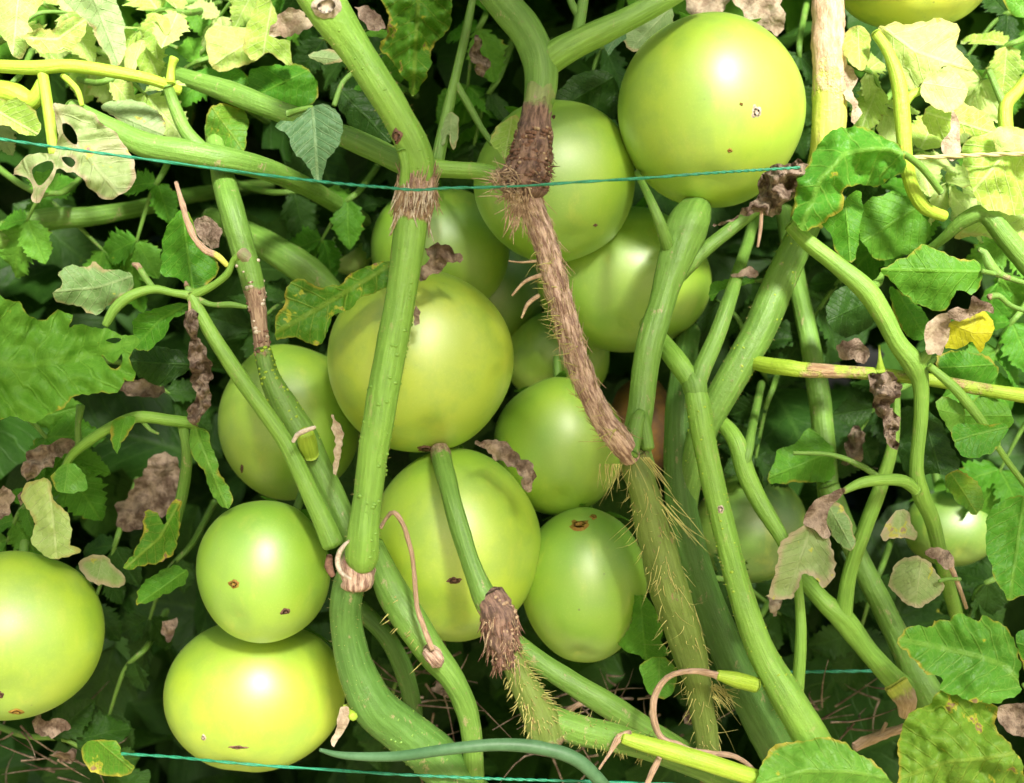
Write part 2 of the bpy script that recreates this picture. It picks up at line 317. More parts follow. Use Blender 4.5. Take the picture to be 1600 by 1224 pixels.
# traced blades -------------------------------------------------------------
def inside(x, y, poly):
    c = False; j = len(poly) - 1
    for i in range(len(poly)):
        if (poly[i][1] > y) != (poly[j][1] > y) and x < (poly[j][0] - poly[i][0]) * (y - poly[i][1]) / (poly[j][1] - poly[i][1]) + poly[i][0]: c = not c
        j = i
    return c
def blade(name, outl, mid, d, mat, parent=None, base=None, tilt=(0, 0), fold=0., curl=0., wav=.5, serr=0., holes=(), grid=7, wscale=1., quilt=.2, smooth=True, droop=0., lob=.085):
    """a leaf blade: outline and midrib seen from the front, given its own depth, fold, curl, quilting and waves"""
    outl = [(float(a), float(b)) for a, b in outl]
    step = 5 if grid <= 7 else 8
    o2 = catmull(outl, step, True) if smooth else outl
    area = sum(o2[i - 1][0] * o2[i][1] - o2[i][0] * o2[i - 1][1] for i in range(len(o2))); sg = 1 if area > 0 else -1
    sz = math.sqrt(abs(area) / 2); serr = serr or (1.4 if mat.startswith('leaf') else 0); serr = min(serr * 1.35, sz * .07); ph0 = random.random() * 40; o3 = []
    for i, (x, y) in enumerate(o2):
        x0, y0 = o2[i - 1]; x1, y1 = o2[(i + 1) % len(o2)]; tx, ty = x1 - x0, y1 - y0; l = math.hypot(tx, ty) or 1
        am = lob * sz * (N3((x / sz * 2.2, y / sz * 2.2, ph0)) + .6 * N3((x / sz * 6, y / sz * 6, ph0)))
        o3.append((x + sg * ty / l * am, y - sg * tx / l * am))
    o2 = o3
    if serr:
        ph = random.random() * 9; o3 = []; L = 0
        for i, (x, y) in enumerate(o2):
            x0, y0 = o2[i - 1]; x1, y1 = o2[(i + 1) % len(o2)]; tx, ty = x1 - x0, y1 - y0; l = math.hypot(tx, ty) or 1; L += l / 2
            saw = ((L / (serr * 6) + ph + .25 * N3((x * .03, y * .03, ph))) % 1.0); am = serr * ((1 - saw) - .5)
            o3.append((x + sg * ty / l * am, y - sg * tx / l * am))
        o2 = o3
    xs = [p[0] for p in o2]; ys = [p[1] for p in o2]; pts = list(o2); edges = [(i, (i + 1) % len(o2)) for i in range(len(o2))]
    hs = []
    for h in holes:
        h2 = catmull([(float(a), float(b)) for a, b in h], step, True); s0 = len(pts); pts += h2; hs.append(h2)
        edges += [(s0 + i, s0 + (i + 1) % len(h2)) for i in range(len(h2))]
    y = min(ys); row = 0
    bound = list(pts)
    bx = np.array(bound)
    while y < max(ys):
        x = min(xs) + (grid / 2 if row % 2 else 0)
        while x < max(xs):
            if inside(x, y, o2) and not any(inside(x, y, h) for h in hs) and np.min(np.hypot(bx[:, 0] - x, bx[:, 1] - y)) > grid * .5:
                pts.append((x + random.uniform(-1, 1), y + random.uniform(-1, 1)))
            x += grid
        y += grid * .87; row += 1
    vo, _, fo, *_ = delaunay_2d_cdt([Vector(p) for p in pts], edges, [], 1, 1e-4)
    F = []
    for f in fo:
        cx = sum(vo[i][0] for i in f) / 3; cy = sum(vo[i][1] for i in f) / 3
        if inside(cx, cy, o2) and not any(inside(cx, cy, h) for h in hs): F.append(tuple(f))
    mx, my = zip(*mid); ml = sum(math.hypot(mx[i + 1] - mx[i], my[i + 1] - my[i]) for i in range(len(mid) - 1))
    cx, cy = sum(xs) / len(xs), sum(ys) / len(ys); ba = np.array(o2 + [p for h in hs for p in h]); sd0 = random.random() * 50
    def ts(x, y):
        best = None; acc = 0
        for i in range(len(mid) - 1):
            ax, ay, bx_, by_ = mx[i], my[i], mx[i + 1], my[i + 1]; dx, dy = bx_ - ax, by_ - ay; l = math.hypot(dx, dy)
            f = max(-.3 if i == 0 else 0, min(1.3 if i == len(mid) - 2 else 1, ((x - ax) * dx + (y - ay) * dy) / l / l)); qx, qy = ax + dx * f, ay + dy * f
            dd = math.hypot(x - qx, y - qy); sgn = 1 if (x - ax) * dy - (y - ay) * dx > 0 else -1
            if best is None or dd < best[0]: best = (dd, (acc + f * l) / ml, sgn * dd)
            acc += l
        return best[1], best[2]
    V, UV, MK = [], [], []; rnd = random.random()
    for v in vo:
        x, y = v; t, s = ts(x, y); sn = s / ml
        w = (t - .75 * abs(sn)) * 7.5; f = abs((w % 1) - .5)
        dep = d + tilt[0] * (x - cx) / 100 + tilt[1] * (y - cy) / 100 + fold * abs(s) / 100 + curl * (s / 100) ** 2 + droop * (t - .3) ** 2
        dep += quilt * (f - .25) * 2 * min(1, abs(sn) * 8) * ml / 150
        dep += wav * (N3((x * .016 * wscale, y * .016 * wscale, sd0)) + .5 * N3((x * .045 * wscale, y * .045 * wscale, sd0)))
        ed = float(np.min(np.hypot(ba[:, 0] - x, ba[:, 1] - y)))
        V.append(P(x, y, dep)); UV.append((t, sn)); MK.append((max(0, 1 - ed / 22.), rnd * .8))
    if base is None: base = Vector(parent.location) if parent is not None else P(mx[0], my[0], d)
    return new_mesh(name, V, F, mat, parent, True, base, UV, MK)

def tomato(px, py, rx, ry, d, label, col, stem=(.15, .75, .65), ribs=.02, rib_n=5, group=None, name='tomato', mat='tomato', scars=(), pointed=0., nseg=72, flatb=.0):
    kk = k(d); c = P(px, py, d); e = thing(name, c, label, 'tomato', group)
    RX, RZ = rx * kk, ry * kk; RY = (RX + RZ) / 2
    ax = Vector(stem).normalized(); q = Vector((0, 0, 1)).rotation_difference(ax); V, F, MK = [], [], []
    nt_, nf = nseg // 2 + 8, nseg; ph = random.random() * 6
    for i in range(nt_ + 1):
        th = math.pi * i / nt_
        for j in range(nf):
            fi = 2 * math.pi * j / nf
            r = 1 - .30 * math.exp(-(th / .26) ** 2) - (.05 + flatb) * math.exp(-((math.pi - th) / .22) ** 2) + pointed * math.exp(-((math.pi - th) / .5) ** 2)
            r *= 1 + .011 * N3((math.sin(th) * math.cos(fi) * 1.3, math.sin(th) * math.sin(fi) * 1.3, math.cos(th) * 1.3 + ph * 9)) * 1.6
            r *= 1 + ribs * math.cos(rib_n * fi + ph) * math.sin(th) * (.35 + .65 * math.cos(th / 2) ** 2) + ribs * .5 * math.cos(2 * fi + ph * 2) * math.sin(th)
            sp = Vector((math.sin(th) * math.cos(fi), math.sin(th) * math.sin(fi), math.cos(th) * .97)) * r; sp.rotate(q)
            V.append(Vector((sp.x * RX, sp.y * RY, sp.z * RZ))); MK.append((.5 + .5 * math.cos(th), .5))
    for i in range(nt_):
        for j in range(nf):
            a = i * nf + j; b = i * nf + (j + 1) % nf; F.append((a, a + nf, b + nf, b))
    xs = [v.x for v in V]; zs = [v.z for v in V]                      # exact silhouette
    sx, sz = 2 * RX / (max(xs) - min(xs)), 2 * RZ / (max(zs) - min(zs)); ox, oz = -(max(xs) + min(xs)) / 2, -(max(zs) + min(zs)) / 2
    V = [Vector(((v.x + ox) * sx, v.y, (v.z + oz) * sz)) + c for v in V]
    b = new_mesh('skin', V, F, mat, e, True, c, mask=MK); b.color = (*col, 1)
    tree = BVHTree.FromPolygons(V, F)
    # short stalk with five sepals at the stem end
    top = c + Vector(((ax.x * .70 * RX), (ax.y * .70 * RY), (ax.z * .70 * RZ)))
    CV, CF = [], []
    s1 = ax.orthogonal().normalized(); s2 = ax.cross(s1)
    for j in range(5):
        a = j * 1.2566 + ph; dr = s1 * math.cos(a) + s2 * math.sin(a); sd_ = ax.cross(dr); o = len(CV)
        for t in range(6):
            f = t / 5; w = .0030 * math.sin(math.pi * min(1, .15 + f * .85)) + .0002
            m_ = top + dr * RX * .75 * f + ax * (.006 * math.sin(f * 3.0) + .002 + RX * .05)
            CV += [m_ - sd_ * w, m_ + ax * .0006, m_ + sd_ * w]
        for t in range(5):
            for u_ in (0, 1): a0 = o + t * 3 + u_; CF.append((a0, a0 + 1, a0 + 4, a0 + 3))
    new_mesh('calyx', CV, CF, 'leaf', e, True, c, uv=[(0, 0)] * len(CV), mask=[(0, .2)] * len(CV))
    SV = []; SF = []
    for t in range(5):
        for j in range(8):
            a = j * .785; SV.append(top + ax * (.006 * t) + (s1 * math.cos(a) + s2 * math.sin(a)) * .0021 + Vector((0, 0, .0006 * t * t)))
    for t in range(4):
        for j in range(8): a = t * 8 + j; b_ = t * 8 + (j + 1) % 8; SF.append((a, b_, b_ + 8, a + 8))
    new_mesh('stalk', SV, SF, 'stem', e, True, c, uv=[(0, 0)] * len(SV), mask=[(0, .2)] * len(SV))
    for s in scars:                                                     # (name, px, py, rx, ry, material)
        decal(e, tree, *s)
    return e, tree
def decal(parent, tree, name, px, py, rx, ry, mat, lift=.0003, irr=.35):
    eye = Vector((0, CAMY, ZC)); V, F = [], []; sd0 = random.random() * 50
    def hit(x, y, l):
        dr = (P(x, y, 0) - eye).normalized(); h = tree.ray_cast(eye, dr)
        return None if h[0] is None else h[0] + h[1] * l * (1 if h[1].dot(dr) < 0 else -1)
    n = 18; c0 = hit(px, py, lift)
    if c0 is None: return None
    V.append(c0)
    for q, l in ((.5, lift), (.85, lift * .6), (1., -lift * .6)):
        for j in range(n):
            a = j * 2 * math.pi / n; rr = 1 + irr * 1.6 * N3((math.cos(a) * 1.3, math.sin(a) * 1.3, sd0)) + irr * N3((math.cos(a) * 4, math.sin(a) * 4, sd0))
            h = hit(px + math.cos(a) * rx * q * rr, py + math.sin(a) * ry * q * rr, l); V.append(h if h is not None else c0)
    for j in range(n): F.append((0, 1 + j, 1 + (j + 1) % n))
    for r_ in range(2):
        for j in range(n): a = 1 + r_ * n + j; b = 1 + r_ * n + (j + 1) % n; F.append((a, b, b + n, a + n))
    return new_mesh(name, V, F, mat, parent, True, Vector(parent.location))
def tree_of(o):
    me = o.data; off = o.parent.location if o.parent else o.location
    return BVHTree.FromPolygons([v.co + off for v in me.vertices], [tuple(p.vertices) for p in me.polygons])

# ------------------------------------------------------------------ template leaflets (real size, 5 cm long)
def leaflet_arrays(nt_, nc, seed, width=.34, lobe=.28, fold=.25, curl=.4, wav=.05):
    rg = random.Random(seed); V, F, UV, MK = [], [], [], []; L = .05
    nl = rg.choice((3, 4, 5)); ph = rg.random(); cv = rg.uniform(-.5, .5) * curl; fd = fold * rg.uniform(.4, 1.3)
    for i in range(nt_ + 1):
        t = i / nt_
        w0 = width * (math.sin(math.pi * min(1, t ** .72)) ** .8 if 0 < t < 1 else 0)
        saw = ((t * nl + ph) % 1.0); w = w0 * (1 + lobe * (saw - .5) * 1.6 * (1.1 - t)) * (1 + .12 * math.sin(t * 60 + ph * 6))
        for j in range(2 * nc + 1):
            s = (j - nc) / nc; x = s * w; y = t + .10 * abs(s) * (w / width) * lobe * 2
            z = fd * abs(x) - (cv + .35 * curl) * t * t + wav * N3((t * 4, s * 2, seed * 7.3)) * 2 * (abs(s) + .3) - .25 * curl * x * x
            V.append((x * L, y * L, z * L)); UV.append((t, x * 1.0)); MK.append((max(0, (abs(s) - .55) * 2), 0))
    for i in range(nt_):
        for j in range(2 * nc): a = i * (2 * nc + 1) + j; F.append((a, a + 1, a + 2 * nc + 2, a + 2 * nc + 1))
    return np.array(V), F, np.array(UV), np.array(MK)
_tm = {}
def leaflet_mesh(i, mat):
    if (i, mat) not in _tm:
        V, F, UV, MK = leaflet_arrays(26, 4, 100 + i); MK[:, 1] = (i * .37) % .8
        o = new_mesh('leaflet', V, F, mat, None, True, Vector((0, 0, 0)), UV, MK); _tm[(i, mat)] = o.data; bpy.data.objects.remove(o)
    return _tm[(i, mat)]
def frame(y, z):
    y = y.normalized(); x = y.cross(z)
    if x.length < 1e-4: x = y.orthogonal()
    x = x.normalized(); z = x.cross(y); return Matrix((x, y, z)).transposed()
def leaflet(parent, pos, dr, nrm, L, mat, idx=None):
    o = bpy.data.objects.new('leaflet', leaflet_mesh(random.randrange(10) if idx is None else idx, mat)); COL.objects.link(o); o.parent = parent
    o.matrix_local = Matrix.Translation(pos - Vector(parent.location)) @ frame(dr, nrm).to_4x4() @ Matrix.Scale(L / .05, 4); return o
def spray(b, t, d0, d1, size, mat, label, n=3, stem='stem', group=None, r=5, name='leaf_spray', sag=18):
    B, T = P(*b, d0), P(*t, d1); e = thing(name, B, label, 'leaves', group)
    mid = ((b[0] + t[0]) / 2 + random.uniform(-10, 10), (b[1] + t[1]) / 2 - sag)
    o, rg = tube('leaf_stalk', [(b[0] * 1.5 - t[0] * .5, b[1] * 1.5 - t[1] * .5, d0 + 9, r), (*b, d0 + 1, r), (*mid, (d0 + d1) / 2, r * .75), (*t, d1, r * .45)], stem, e, n=8, step=9)
    kk = k(d1)
    def nr(): return Vector((random.gauss(0, .45), -1 + random.gauss(0, .3), .55 + random.gauss(0, .4)))
    for i in range(n):
        f = .5 + .45 * i / max(1, n - 1) if n > 1 else .5; c, rr, u, v, _, tan = rg[int(f * (len(rg) - 1))]
        for sgn in (-1, 1):
            if random.random() < .1: continue
            side = tan.cross(Vector((0, -1, .2))).normalized() * sgn
            dr = side + tan * random.uniform(.2, .7) + Vector((0, random.gauss(0, .25), -.35)); leaflet(e, c, dr, nr(), size * kk * random.uniform(.65, 1.0), mat)
    c, rr, u, v, _, tan = rg[-1]
    leaflet(e, c, tan + Vector((0, random.gauss(0, .2), -.2)), nr(), size * kk * 1.15, mat)
    return e

# ------------------------------------------------------------------ ground
def ground():
    n = 60; V = []; F = []; S = 60.
    xs = [math.copysign(abs(u) ** 3 * S, u) for u in np.linspace(-1, 1, n + 1)]
    for y in xs:
        for x in xs: V.append((x, y, .012 * N3((x * 6, y * 6, 0)) + .02 * N3((x * 1.3, y * 1.3, 4)) - .02))
    for i in range(n):
        for j in range(n): a = i * (n + 1) + j; F.append((a, a + 1, a + n + 2, a + n + 1))
    m = M('soil_and_dry_grass'); ob = m.n('TexCoord').outputs['Object']
    c = m.mix(m.ramp(m.noise(ob, 3, 5, .6), .4, .62), (.42, .34, .22), (.30, .30, .13)); c = m.mix(m.ramp(m.noise(ob, 60, 4, .6), .45, .7), c, (.48, .41, .27))
    mt = m.out(m.prin(c, .95, m.bump(m.noise(ob, 80, 4), .8, .01), .1))
    tag(new_mesh('ground', V, F, mt), kind='structure')
ground()

# ------------------------------------------------------------------ foliage behind (uncountable mass of leaves), unseen light-blocking leaves added above
def win(px, py):  # corner regions kept clear of the sun-blocking leaves
    if px < 560 and py < 330 - .2 * px: return True
    if 1130 < px and py < 420 * min(1, max(0, (px - 1000)) / 330): return True
    return False
def sun_open(q):
    for y in (-.03, .0, .03, .06, .10, .14):
        t = (q[1] - y) / SDIR.y
        if t <= 0: continue
        t = t; p = Vector(q) - SDIR * t
        if win(*pix(p)): return True
    return False
def mass(name, num, box, mats, size, seed, label_kind='stuff', carve=True, parent=None, face=1.0, thr=-.22):
    rg = random.Random(seed); tv = [leaflet_arrays(10, 2, 300 + i, lobe=.4) for i in range(6)]
    Vs, Fs, UVs, MKs = [], [], [], []; o = 0; cnt = 0; tries = 0
    while cnt < num and tries < num * 6:
        tries += 1
        q = Vector([rg.uniform(box[i][0], box[i][1]) for i in range(3)])
        if thr < -1: q = Vector([box[i][0] + (box[i][1] - box[i][0]) * ((tries * al + .37 * i) % 1) for i, al in enumerate((.8191725, .6710436, .5497005))])
        if noise.noise(q * 9 + Vector((seed, 0, 0))) < thr: continue
        if carve and sun_open(q): continue
        V, F, UV, MK = tv[rg.randrange(6)]; s = size * rg.uniform(.6, 1.3) / .05
        dr = Vector((rg.gauss(0, 1), rg.gauss(0, .6), rg.gauss(-.5, .7))); nr = Vector((rg.gauss(0, .6), -face + rg.gauss(0, .5), .8 + rg.gauss(0, .5)))
        Mx = np.array(frame(dr, nr)); W = (V * s) @ Mx.T + np.array(q)
        Vs.append(W); UVs.append(UV); mk = MK.copy(); mk[:, 1] = rg.random() ** 2; MKs.append(mk)
        Fs += [tuple(a + o for a in f) for f in F]; o += len(V); cnt += 1
    ob = new_mesh(name, np.concatenate(Vs), Fs, mats, None, True, Vector((0, 0, 0)), np.concatenate(UVs), np.concatenate(MKs)); ob['kind'] = label_kind
    return ob
mass('background_leaves', 1250, ((-.55, .55), (.17, .42), (-.02, .80)), 'leaf_deep_shade', .075, 1)
mass('distant_leaves', 3600, ((-1.1, 1.1), (.45, .95), (-.02, 1.2)), 'leaf_deep_shade', .105, 2)
mass('overhead_light_blocker', 2200, ((-.6, .75), (.02, .5), (.68, 1.05)), 'leaf', .065, 3)  # unseen foliage put in above the frame to block overhead light
mass('undergrowth_leaves', 260, ((-.4, .4), (.10, .5), (-.01, .25)), 'leaf_deep_shade', .04, 4)

mass('front_sun_blocker', 275, ((-.7, .7), (-.75, -.38), (.67, 1.0)), 'leaf', .06, 9, thr=-9)  # added leaves out of view above the camera, filtering sun on the cluster
mass('upper_sun_blocker', 900, ((-.8, .8), (-.75, -.3), (1.0, 1.5)), 'leaf', .075, 11, thr=-9)  # higher unseen leaf layer, added to keep sun off the background
# ------------------------------------------------------------------ tomatoes
YG, GR_DIM, LT = (.33, .54, .018), (.07, .21, .015), (.22, .46, .018)  # the darkest green has background shade put into the fruit colour
grp = 'green tomatoes hanging in the central cluster'
T1, t1 = tomato(1110, 175, 145, 149, 4.5, 'largest green tomato, top right above the twine, sunlit along its right edge', YG, (.1, .55, .8), .012, 5, grp,
    scars=(('scar', 1182, 176, 9, 13, 'scar'), ('blemish', 1140, 236, 4, 4, 'russet'), ('blemish', 1158, 163, 3, 3, 'russet')), pointed=.02)
T2, t2 = tomato(866, 285, 126, 126, 6.5, 'green tomato behind the fibrous brown stem, left of the largest one', LT, (-.2, .6, .8), .014, 5, grp, scars=(('speck', 865, 183, 3, 3, 'brown'), ('speck', 869, 400, 4, 4, 'brown'), ('speck', 930, 352, 3, 3, 'brown')))
T3, t3 = tomato(975, 438, 136, 113, 10.5, 'green tomato below the twine, partly behind the thick lumpy green stem', LT, (.1, .7, .7), .02, 5, grp)
T4, t4 = tomato(688, 392, 108, 98, 12.5, 'dim green tomato behind the upper joint of the left main stem', LT, (-.1, .7, .7), .03, 4, grp)
T4b, t4b = tomato(762, 455, 92, 92, 16.5, 'shaded tomato between the brown stem and the dim tomato behind the joint', GR_DIM, (0, .8, .6), .02, 5, grp)
T5, t5 = tomato(658, 564, 145, 143, 5.0, 'yellowish green tomato in the centre, crossed by the left main stem', (.43, .56, .018), (-.15, .65, .8), .012, 5, grp,
    scars=(('blossom_scar', 666, 702, 17, 5, 'brown'),))
T6, t6 = tomato(452, 660, 110, 122, 9.0, 'plain green tomato at the left, behind two slanting stems', LT, (.3, .8, .5), .015, 5, grp, scars=(('speck', 378, 733, 3, 6, 'brown'),))
T7, t7 = tomato(874, 697, 102, 108, 8.0, 'small green tomato between the brown stem and the yellowish centre tomato', LT, (0, .7, .7), .02, 5, grp)
T7b, t7b = tomato(870, 560, 82, 74, 15.0, 'half hidden tomato above the small one, behind the brown stem', LT, (.2, .7, .7), .02, 5, grp)
T8, t8 = tomato(712, 851, 134, 151, 5.5, 'green tomato under the yellowish centre one, with a thin stem running down its front', YG, (0, .8, .6), .015, 4, grp,
    scars=(('blossom_scar', 710, 907, 12, 6, 'brown'),))
T9, t9 = tomato(912, 913, 98, 121, 6.5, 'green tomato at the lower right of the cluster with a russet patch on top', LT, (.1, .55, .85), .014, 5, grp,
    scars=(('russet_patch', 905, 820, 16, 9, 'russet'), ('russet_patch', 928, 808, 6, 4, 'russet')), pointed=.0)
T10, t10 = tomato(412, 893, 103, 111, 3.2, 'green tomato with two small brown scars, upper one of the lower left pair', LT, (.3, .8, .6), .018, 4, grp,
    scars=(('scar', 366, 913, 8, 6, 'russet'), ('blossom_scar', 446, 956, 8, 6, 'brown')))
T11, t11 = tomato(400, 1086, 140, 118, 6.4, 'wide yellow green tomato at the bottom, lower one of the lower left pair', (.38, .55, .018), (.1, .5, .9), .03, 5, grp,
    scars=(('blossom_scar', 372, 1168, 15, 3, 'brown'), ('blemish', 318, 1152, 4, 5, 'scar')), flatb=.06)
T12, t12 = tomato(22, 992, 138, 131, 3.0, 'green tomato cut off by the left edge of the picture', YG, (-.2, .8, .5), .015, 5, None,
    scars=(('blemish', 1, 1086, 5, 6, 'brown'), ('russet_patch', 25, 1112, 12, 5, 'russet')))
T13, t13 = tomato(1424, -42, 126, 84, 6.5, 'sunlit yellow tomato cut off by the top edge at the right', (.7, .74, .05), (0, .7, .7), .02, 5, None)
T14, t14 = tomato(1172, 825, 88, 86, 13.5, 'dim green tomato in the background right of the bright forked stem', GR_DIM, (0, .8, .6), .02, 5, None)
T15, t15 = tomato(1488, 825, 74, 60, 14.0, 'dim green tomato far behind the leaves at the right', GR_DIM, (0, .8, .6), .02, 5, None)
T16, t16 = tomato(1005, 668, 52, 82, 15.5, 'rotting orange brown tomato behind the thick olive stem', YG, (0, .8, .6), .03, 5, None, mat='rot')
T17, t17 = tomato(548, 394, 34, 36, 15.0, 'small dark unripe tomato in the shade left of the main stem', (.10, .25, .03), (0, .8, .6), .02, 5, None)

# ------------------------------------------------------------------ vines and stems
def vine(name, base, label, cat='stem'): return thing(name, P(*base), label, cat)
# left main stem
v = vine('vine_stem', (690, 1230, 2), 'thick green main stem left of centre with a pale fibrous joint at the twine')
_, rg1 = tube('upper_stem', [(462, -60, -2.6, 32), (508, 10, -2.4, 34), (553, 75, -2.1, 27), (608, 160, -1.8, 25), (642, 222, -1.5, 26), (654, 262, -1.3, 26, .1), (652, 285, -1.2, 24, .6)], 'stem_bright', v, n=24)
_, rgj = tube('joint', [(654, 262, -1.2, 24, .1), (651, 285, -1.2, 28, .9), (648, 315, -1.15, 29, 1), (644, 338, -1.1, 26, .9), (641, 358, -1.1, 23, .2)], 'bark', v, n=24, rough=.14)
_, rg2 = tube('lower_stem', [(645, 335, -1.2, 23, .9), (641, 362, -1.25, 26, .15), (629, 450, -1.4, 24), (609, 560, -1.5, 24.5), (588, 680, -1.5, 24), (573, 790, -1.5, 23.5), (567, 845, -1.5, 26), (566, 872, -1.3, 26), (566, 884, -1.2, 20)], 'stem_bright', v, n=24)
bumps('stem_bumps', rg2, .2, .97, 110, .0010, 'stem_bright', v, side=1)
bumps('stem_bumps', rg1, .3, .97, 40, .0006, 'stem_bright', v)
spikes('joint_fibres', [(lambda s: (s[0] + s[1] * .0006, s[2] * (1 if random.random() < .5 else -1) + s[1] * .03 + Vector((random.gauss(0, .2), 0, 0)), random.uniform(.003, .008), .12))(surf(rgj, .1, .9)) for _ in range(170)], 'tan', v, .00045)
spikes('joint_fibres', [(lambda s: (s[0] + s[1] * .0008, s[2] + s[1] * .04 + Vector((random.gauss(0, .25), 0, 0)), random.uniform(.003, .009), .15))(surf(rgj, .3, 1)) for _ in range(60)], 'scar', v, .0005)
tube('split_sliver', [(628, 235, -1.9, 8), (634, 262, -1.8, 8), (630, 300, -1.6, 9, .6), (622, 330, -1.5, 8, 1)], 'stem_bright', v, n=10)
_, rg3 = tube('node', [(546, 862, -.4, 22, .2), (556, 885, -.8, 30, .8), (556, 912, -.8, 27, .9)], 'bark', v, n=20, rough=.1)
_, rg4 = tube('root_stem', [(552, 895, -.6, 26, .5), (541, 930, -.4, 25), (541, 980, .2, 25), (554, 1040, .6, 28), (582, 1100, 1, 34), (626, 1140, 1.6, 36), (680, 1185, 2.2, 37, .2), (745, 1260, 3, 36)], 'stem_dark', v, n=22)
bumps('stem_bumps', rg4, .3, .9, 50, .0008, 'stem', v)
tube('pale_collar', [(545, 845, -1.9, 2), (533, 858, -2.1, 3.5), (527, 876, -2.0, 4), (532, 894, -2.1, 3.5), (548, 905, -2.5, 2)], 'scar', v, n=8, rough=.25)
tube('bark_flap', [(515, 868, -1.6, 4), (513, 885, -1.6, 6), (520, 900, -1.6, 4)], 'brown', v, n=8, rough=.4)
o_up = [c for c in v.children if c.name.startswith('upper_stem')][0]; tr_ = tree_of(o_up)
decal(v, tr_, 'cut_scar', 510, 11, 26, 21, 'scar', .0012, .1); decal(v, tr_, 'bark_patch', 620, 213, 9, 12, 'brown', .0003)
tube('thorny_spur', [(545, 1110, 1.2, 12, .2), (552, 1120, .2, 7, .2)], 'stem_lime', v, n=8)
blade('withered_stub', [(540, 1103), (548, 1118), (542, 1135), (532, 1150), (522, 1168), (517, 1158), (525, 1140), (528, 1120), (532, 1105)], [(540, 1105), (520, 1165)], .4, 'dry_pale', v, grid=5, wav=.4)
for rg_ in (rg1, rg2, rg4): fuzz(rg_, v)
# brown fibrous stem
v = vine('vine_stem', (1110, 1170, 3), 'brown woody stem right of centre, forked above and bristling with fibres')
_, ra = tube('branch', [(752, -40, .8, 26), (790, 10, .4, 27), (822, 50, 0, 27), (842, 92, -.4, 27), (846, 125, -.6, 26), (842, 160, -.8, 24)], 'stem', v, n=20)
_, rb = tube('branch', [(1110, -45, .8, 15), (1050, -8, .4, 17), (975, 33, .1, 19), (905, 66, -.2, 22), (866, 88, -.4, 24), (845, 108, -.4, 20)], 'stem_bright', v, n=20)
_, rc = tube('upper_stem', [(845, 128, -.6, 22, 0), (843, 150, -.8, 25.5, .1), (838, 185, -1, 25, .8), (832, 230, -1.2, 31, 1), (824, 280, -1.3, 36, 1), (822, 300, -1.3, 30, 1)], 'bark_dark', v, n=22, rough=.15)
_, rd = tube('lower_stem', [(812, 292, -1.2, 27, 1), (836, 335, -1.2, 20, 1), (856, 395, -1.2, 19, 1), (872, 455, -1.1, 19, 1), (892, 530, -1, 19, .9), (914, 595, -.9, 18.5, .85), (942, 655, -.8, 18, .95), (970, 692, -.6, 20, 1), (986, 716, -.3, 15, 1)], 'bark', v, n=22, rough=.09)
bumps('bark_crumbs', rc, .45, 1, 200, .0012, 'brown', v); bumps('bark_crumbs', rc, .45, 1, 90, .0009, 'tan', v)
spikes('fibres', [(lambda s: (s[0], s[1] + Vector((random.gauss(-.2, .4), 0, random.gauss(-.3, .5))), random.uniform(.001, .003), .5))(surf(rc, .6, 1)) for _ in range(160)], 'brown', v, .00035)
spikes('fibres', [(P(random.gauss(800, 14), random.gauss(290, 12), -2.2 + random.gauss(0, .3)), Vector((random.gauss(-.5, .5), random.gauss(-.1, .2), random.gauss(.1, .35))), random.uniform(.003, .009), .6) for _ in range(90)], 'tan', v, .0004)
spikes('fibres', [(P(random.gauss(812, 8), random.uniform(290, 345), -2.1), Vector((random.gauss(-.1, .25), -.05, -1)), random.uniform(.005, .012), .3) for _ in range(70)], 'tan', v, .00045)
spikes('fibres', [(lambda s: (s[0], s[1] * .3 + s[2] * random.choice((-1, 1)), random.uniform(.003, .008), .2))(surf(rd, 0, .95)) for _ in range(200)], 'tan', v, .0003)
spikes('fibres', [(lambda s: (s[0], Vector((-1, random.gauss(0, .2), random.gauss(-.1, .5))), random.uniform(.003, .008), .5))(surf(rd, .2, .95)) for _ in range(110)], 'root', v, .00028)
for q in ([(845, 430, -1.6, 3), (820, 440, -1.9, 2.4), (800, 462, -2, 1.6)], [(842, 462, -1.6, 3), (825, 475, -1.8, 3), (815, 497, -1.9, 1.5)], [(838, 408, -1.6, 2.4), (815, 410, -1.8, 1.5), (795, 408, -1.9, 1)]):
    tube('root_hair', q, 'tan', v, n=6, rough=.2)
_, re_ = tube('lumpy_stem', [(1096, 316, 4.6, 14), (1082, 338, 3.4, 30, .1), (1070, 362, 2.8, 32), (1054, 405, 2.4, 27), (1035, 470, 2, 20), (1012, 550, 1.6, 21), (1002, 630, 1.2, 20), (994, 690, .8, 22, .3), (1000, 730, .8, 24, .2)], 'stem', v, n=22, rough=.08)
tube('leaf_stalk', [(996, 270, 4.5, 5), (1014, 308, 2, 7), (1030, 345, 1.6, 9), (1042, 380, 2.0, 11), (1052, 412, 2.9, 9)], 'stem', v, n=10)
tube('leaf_stalk', [(1062, 432, 2.9, 11, .2), (1080, 412, 2.7, 12, .3), (1108, 385, 2.8, 11, .3), (1150, 352, 3, 10), (1195, 318, 3.2, 9)], 'stem', v, n=10)
_, rf = tube('hairy_stem', [(988, 712, .2, 20, .5), (1006, 765, .4, 25), (1024, 840, .8, 28), (1046, 920, 1.2, 29), (1072, 1000, 1.8, 27), (1090, 1070, 2.4, 22), (1104, 1150, 3, 19), (1112, 1240, 3.5, 18)], 'stem_moss', v, n=22, rough=.12)
tube('side_stem', [(985, 710, -.6, 13, .2), (1000, 650, .2, 12), (1012, 700, .0, 11)], 'stem', v, n=10)
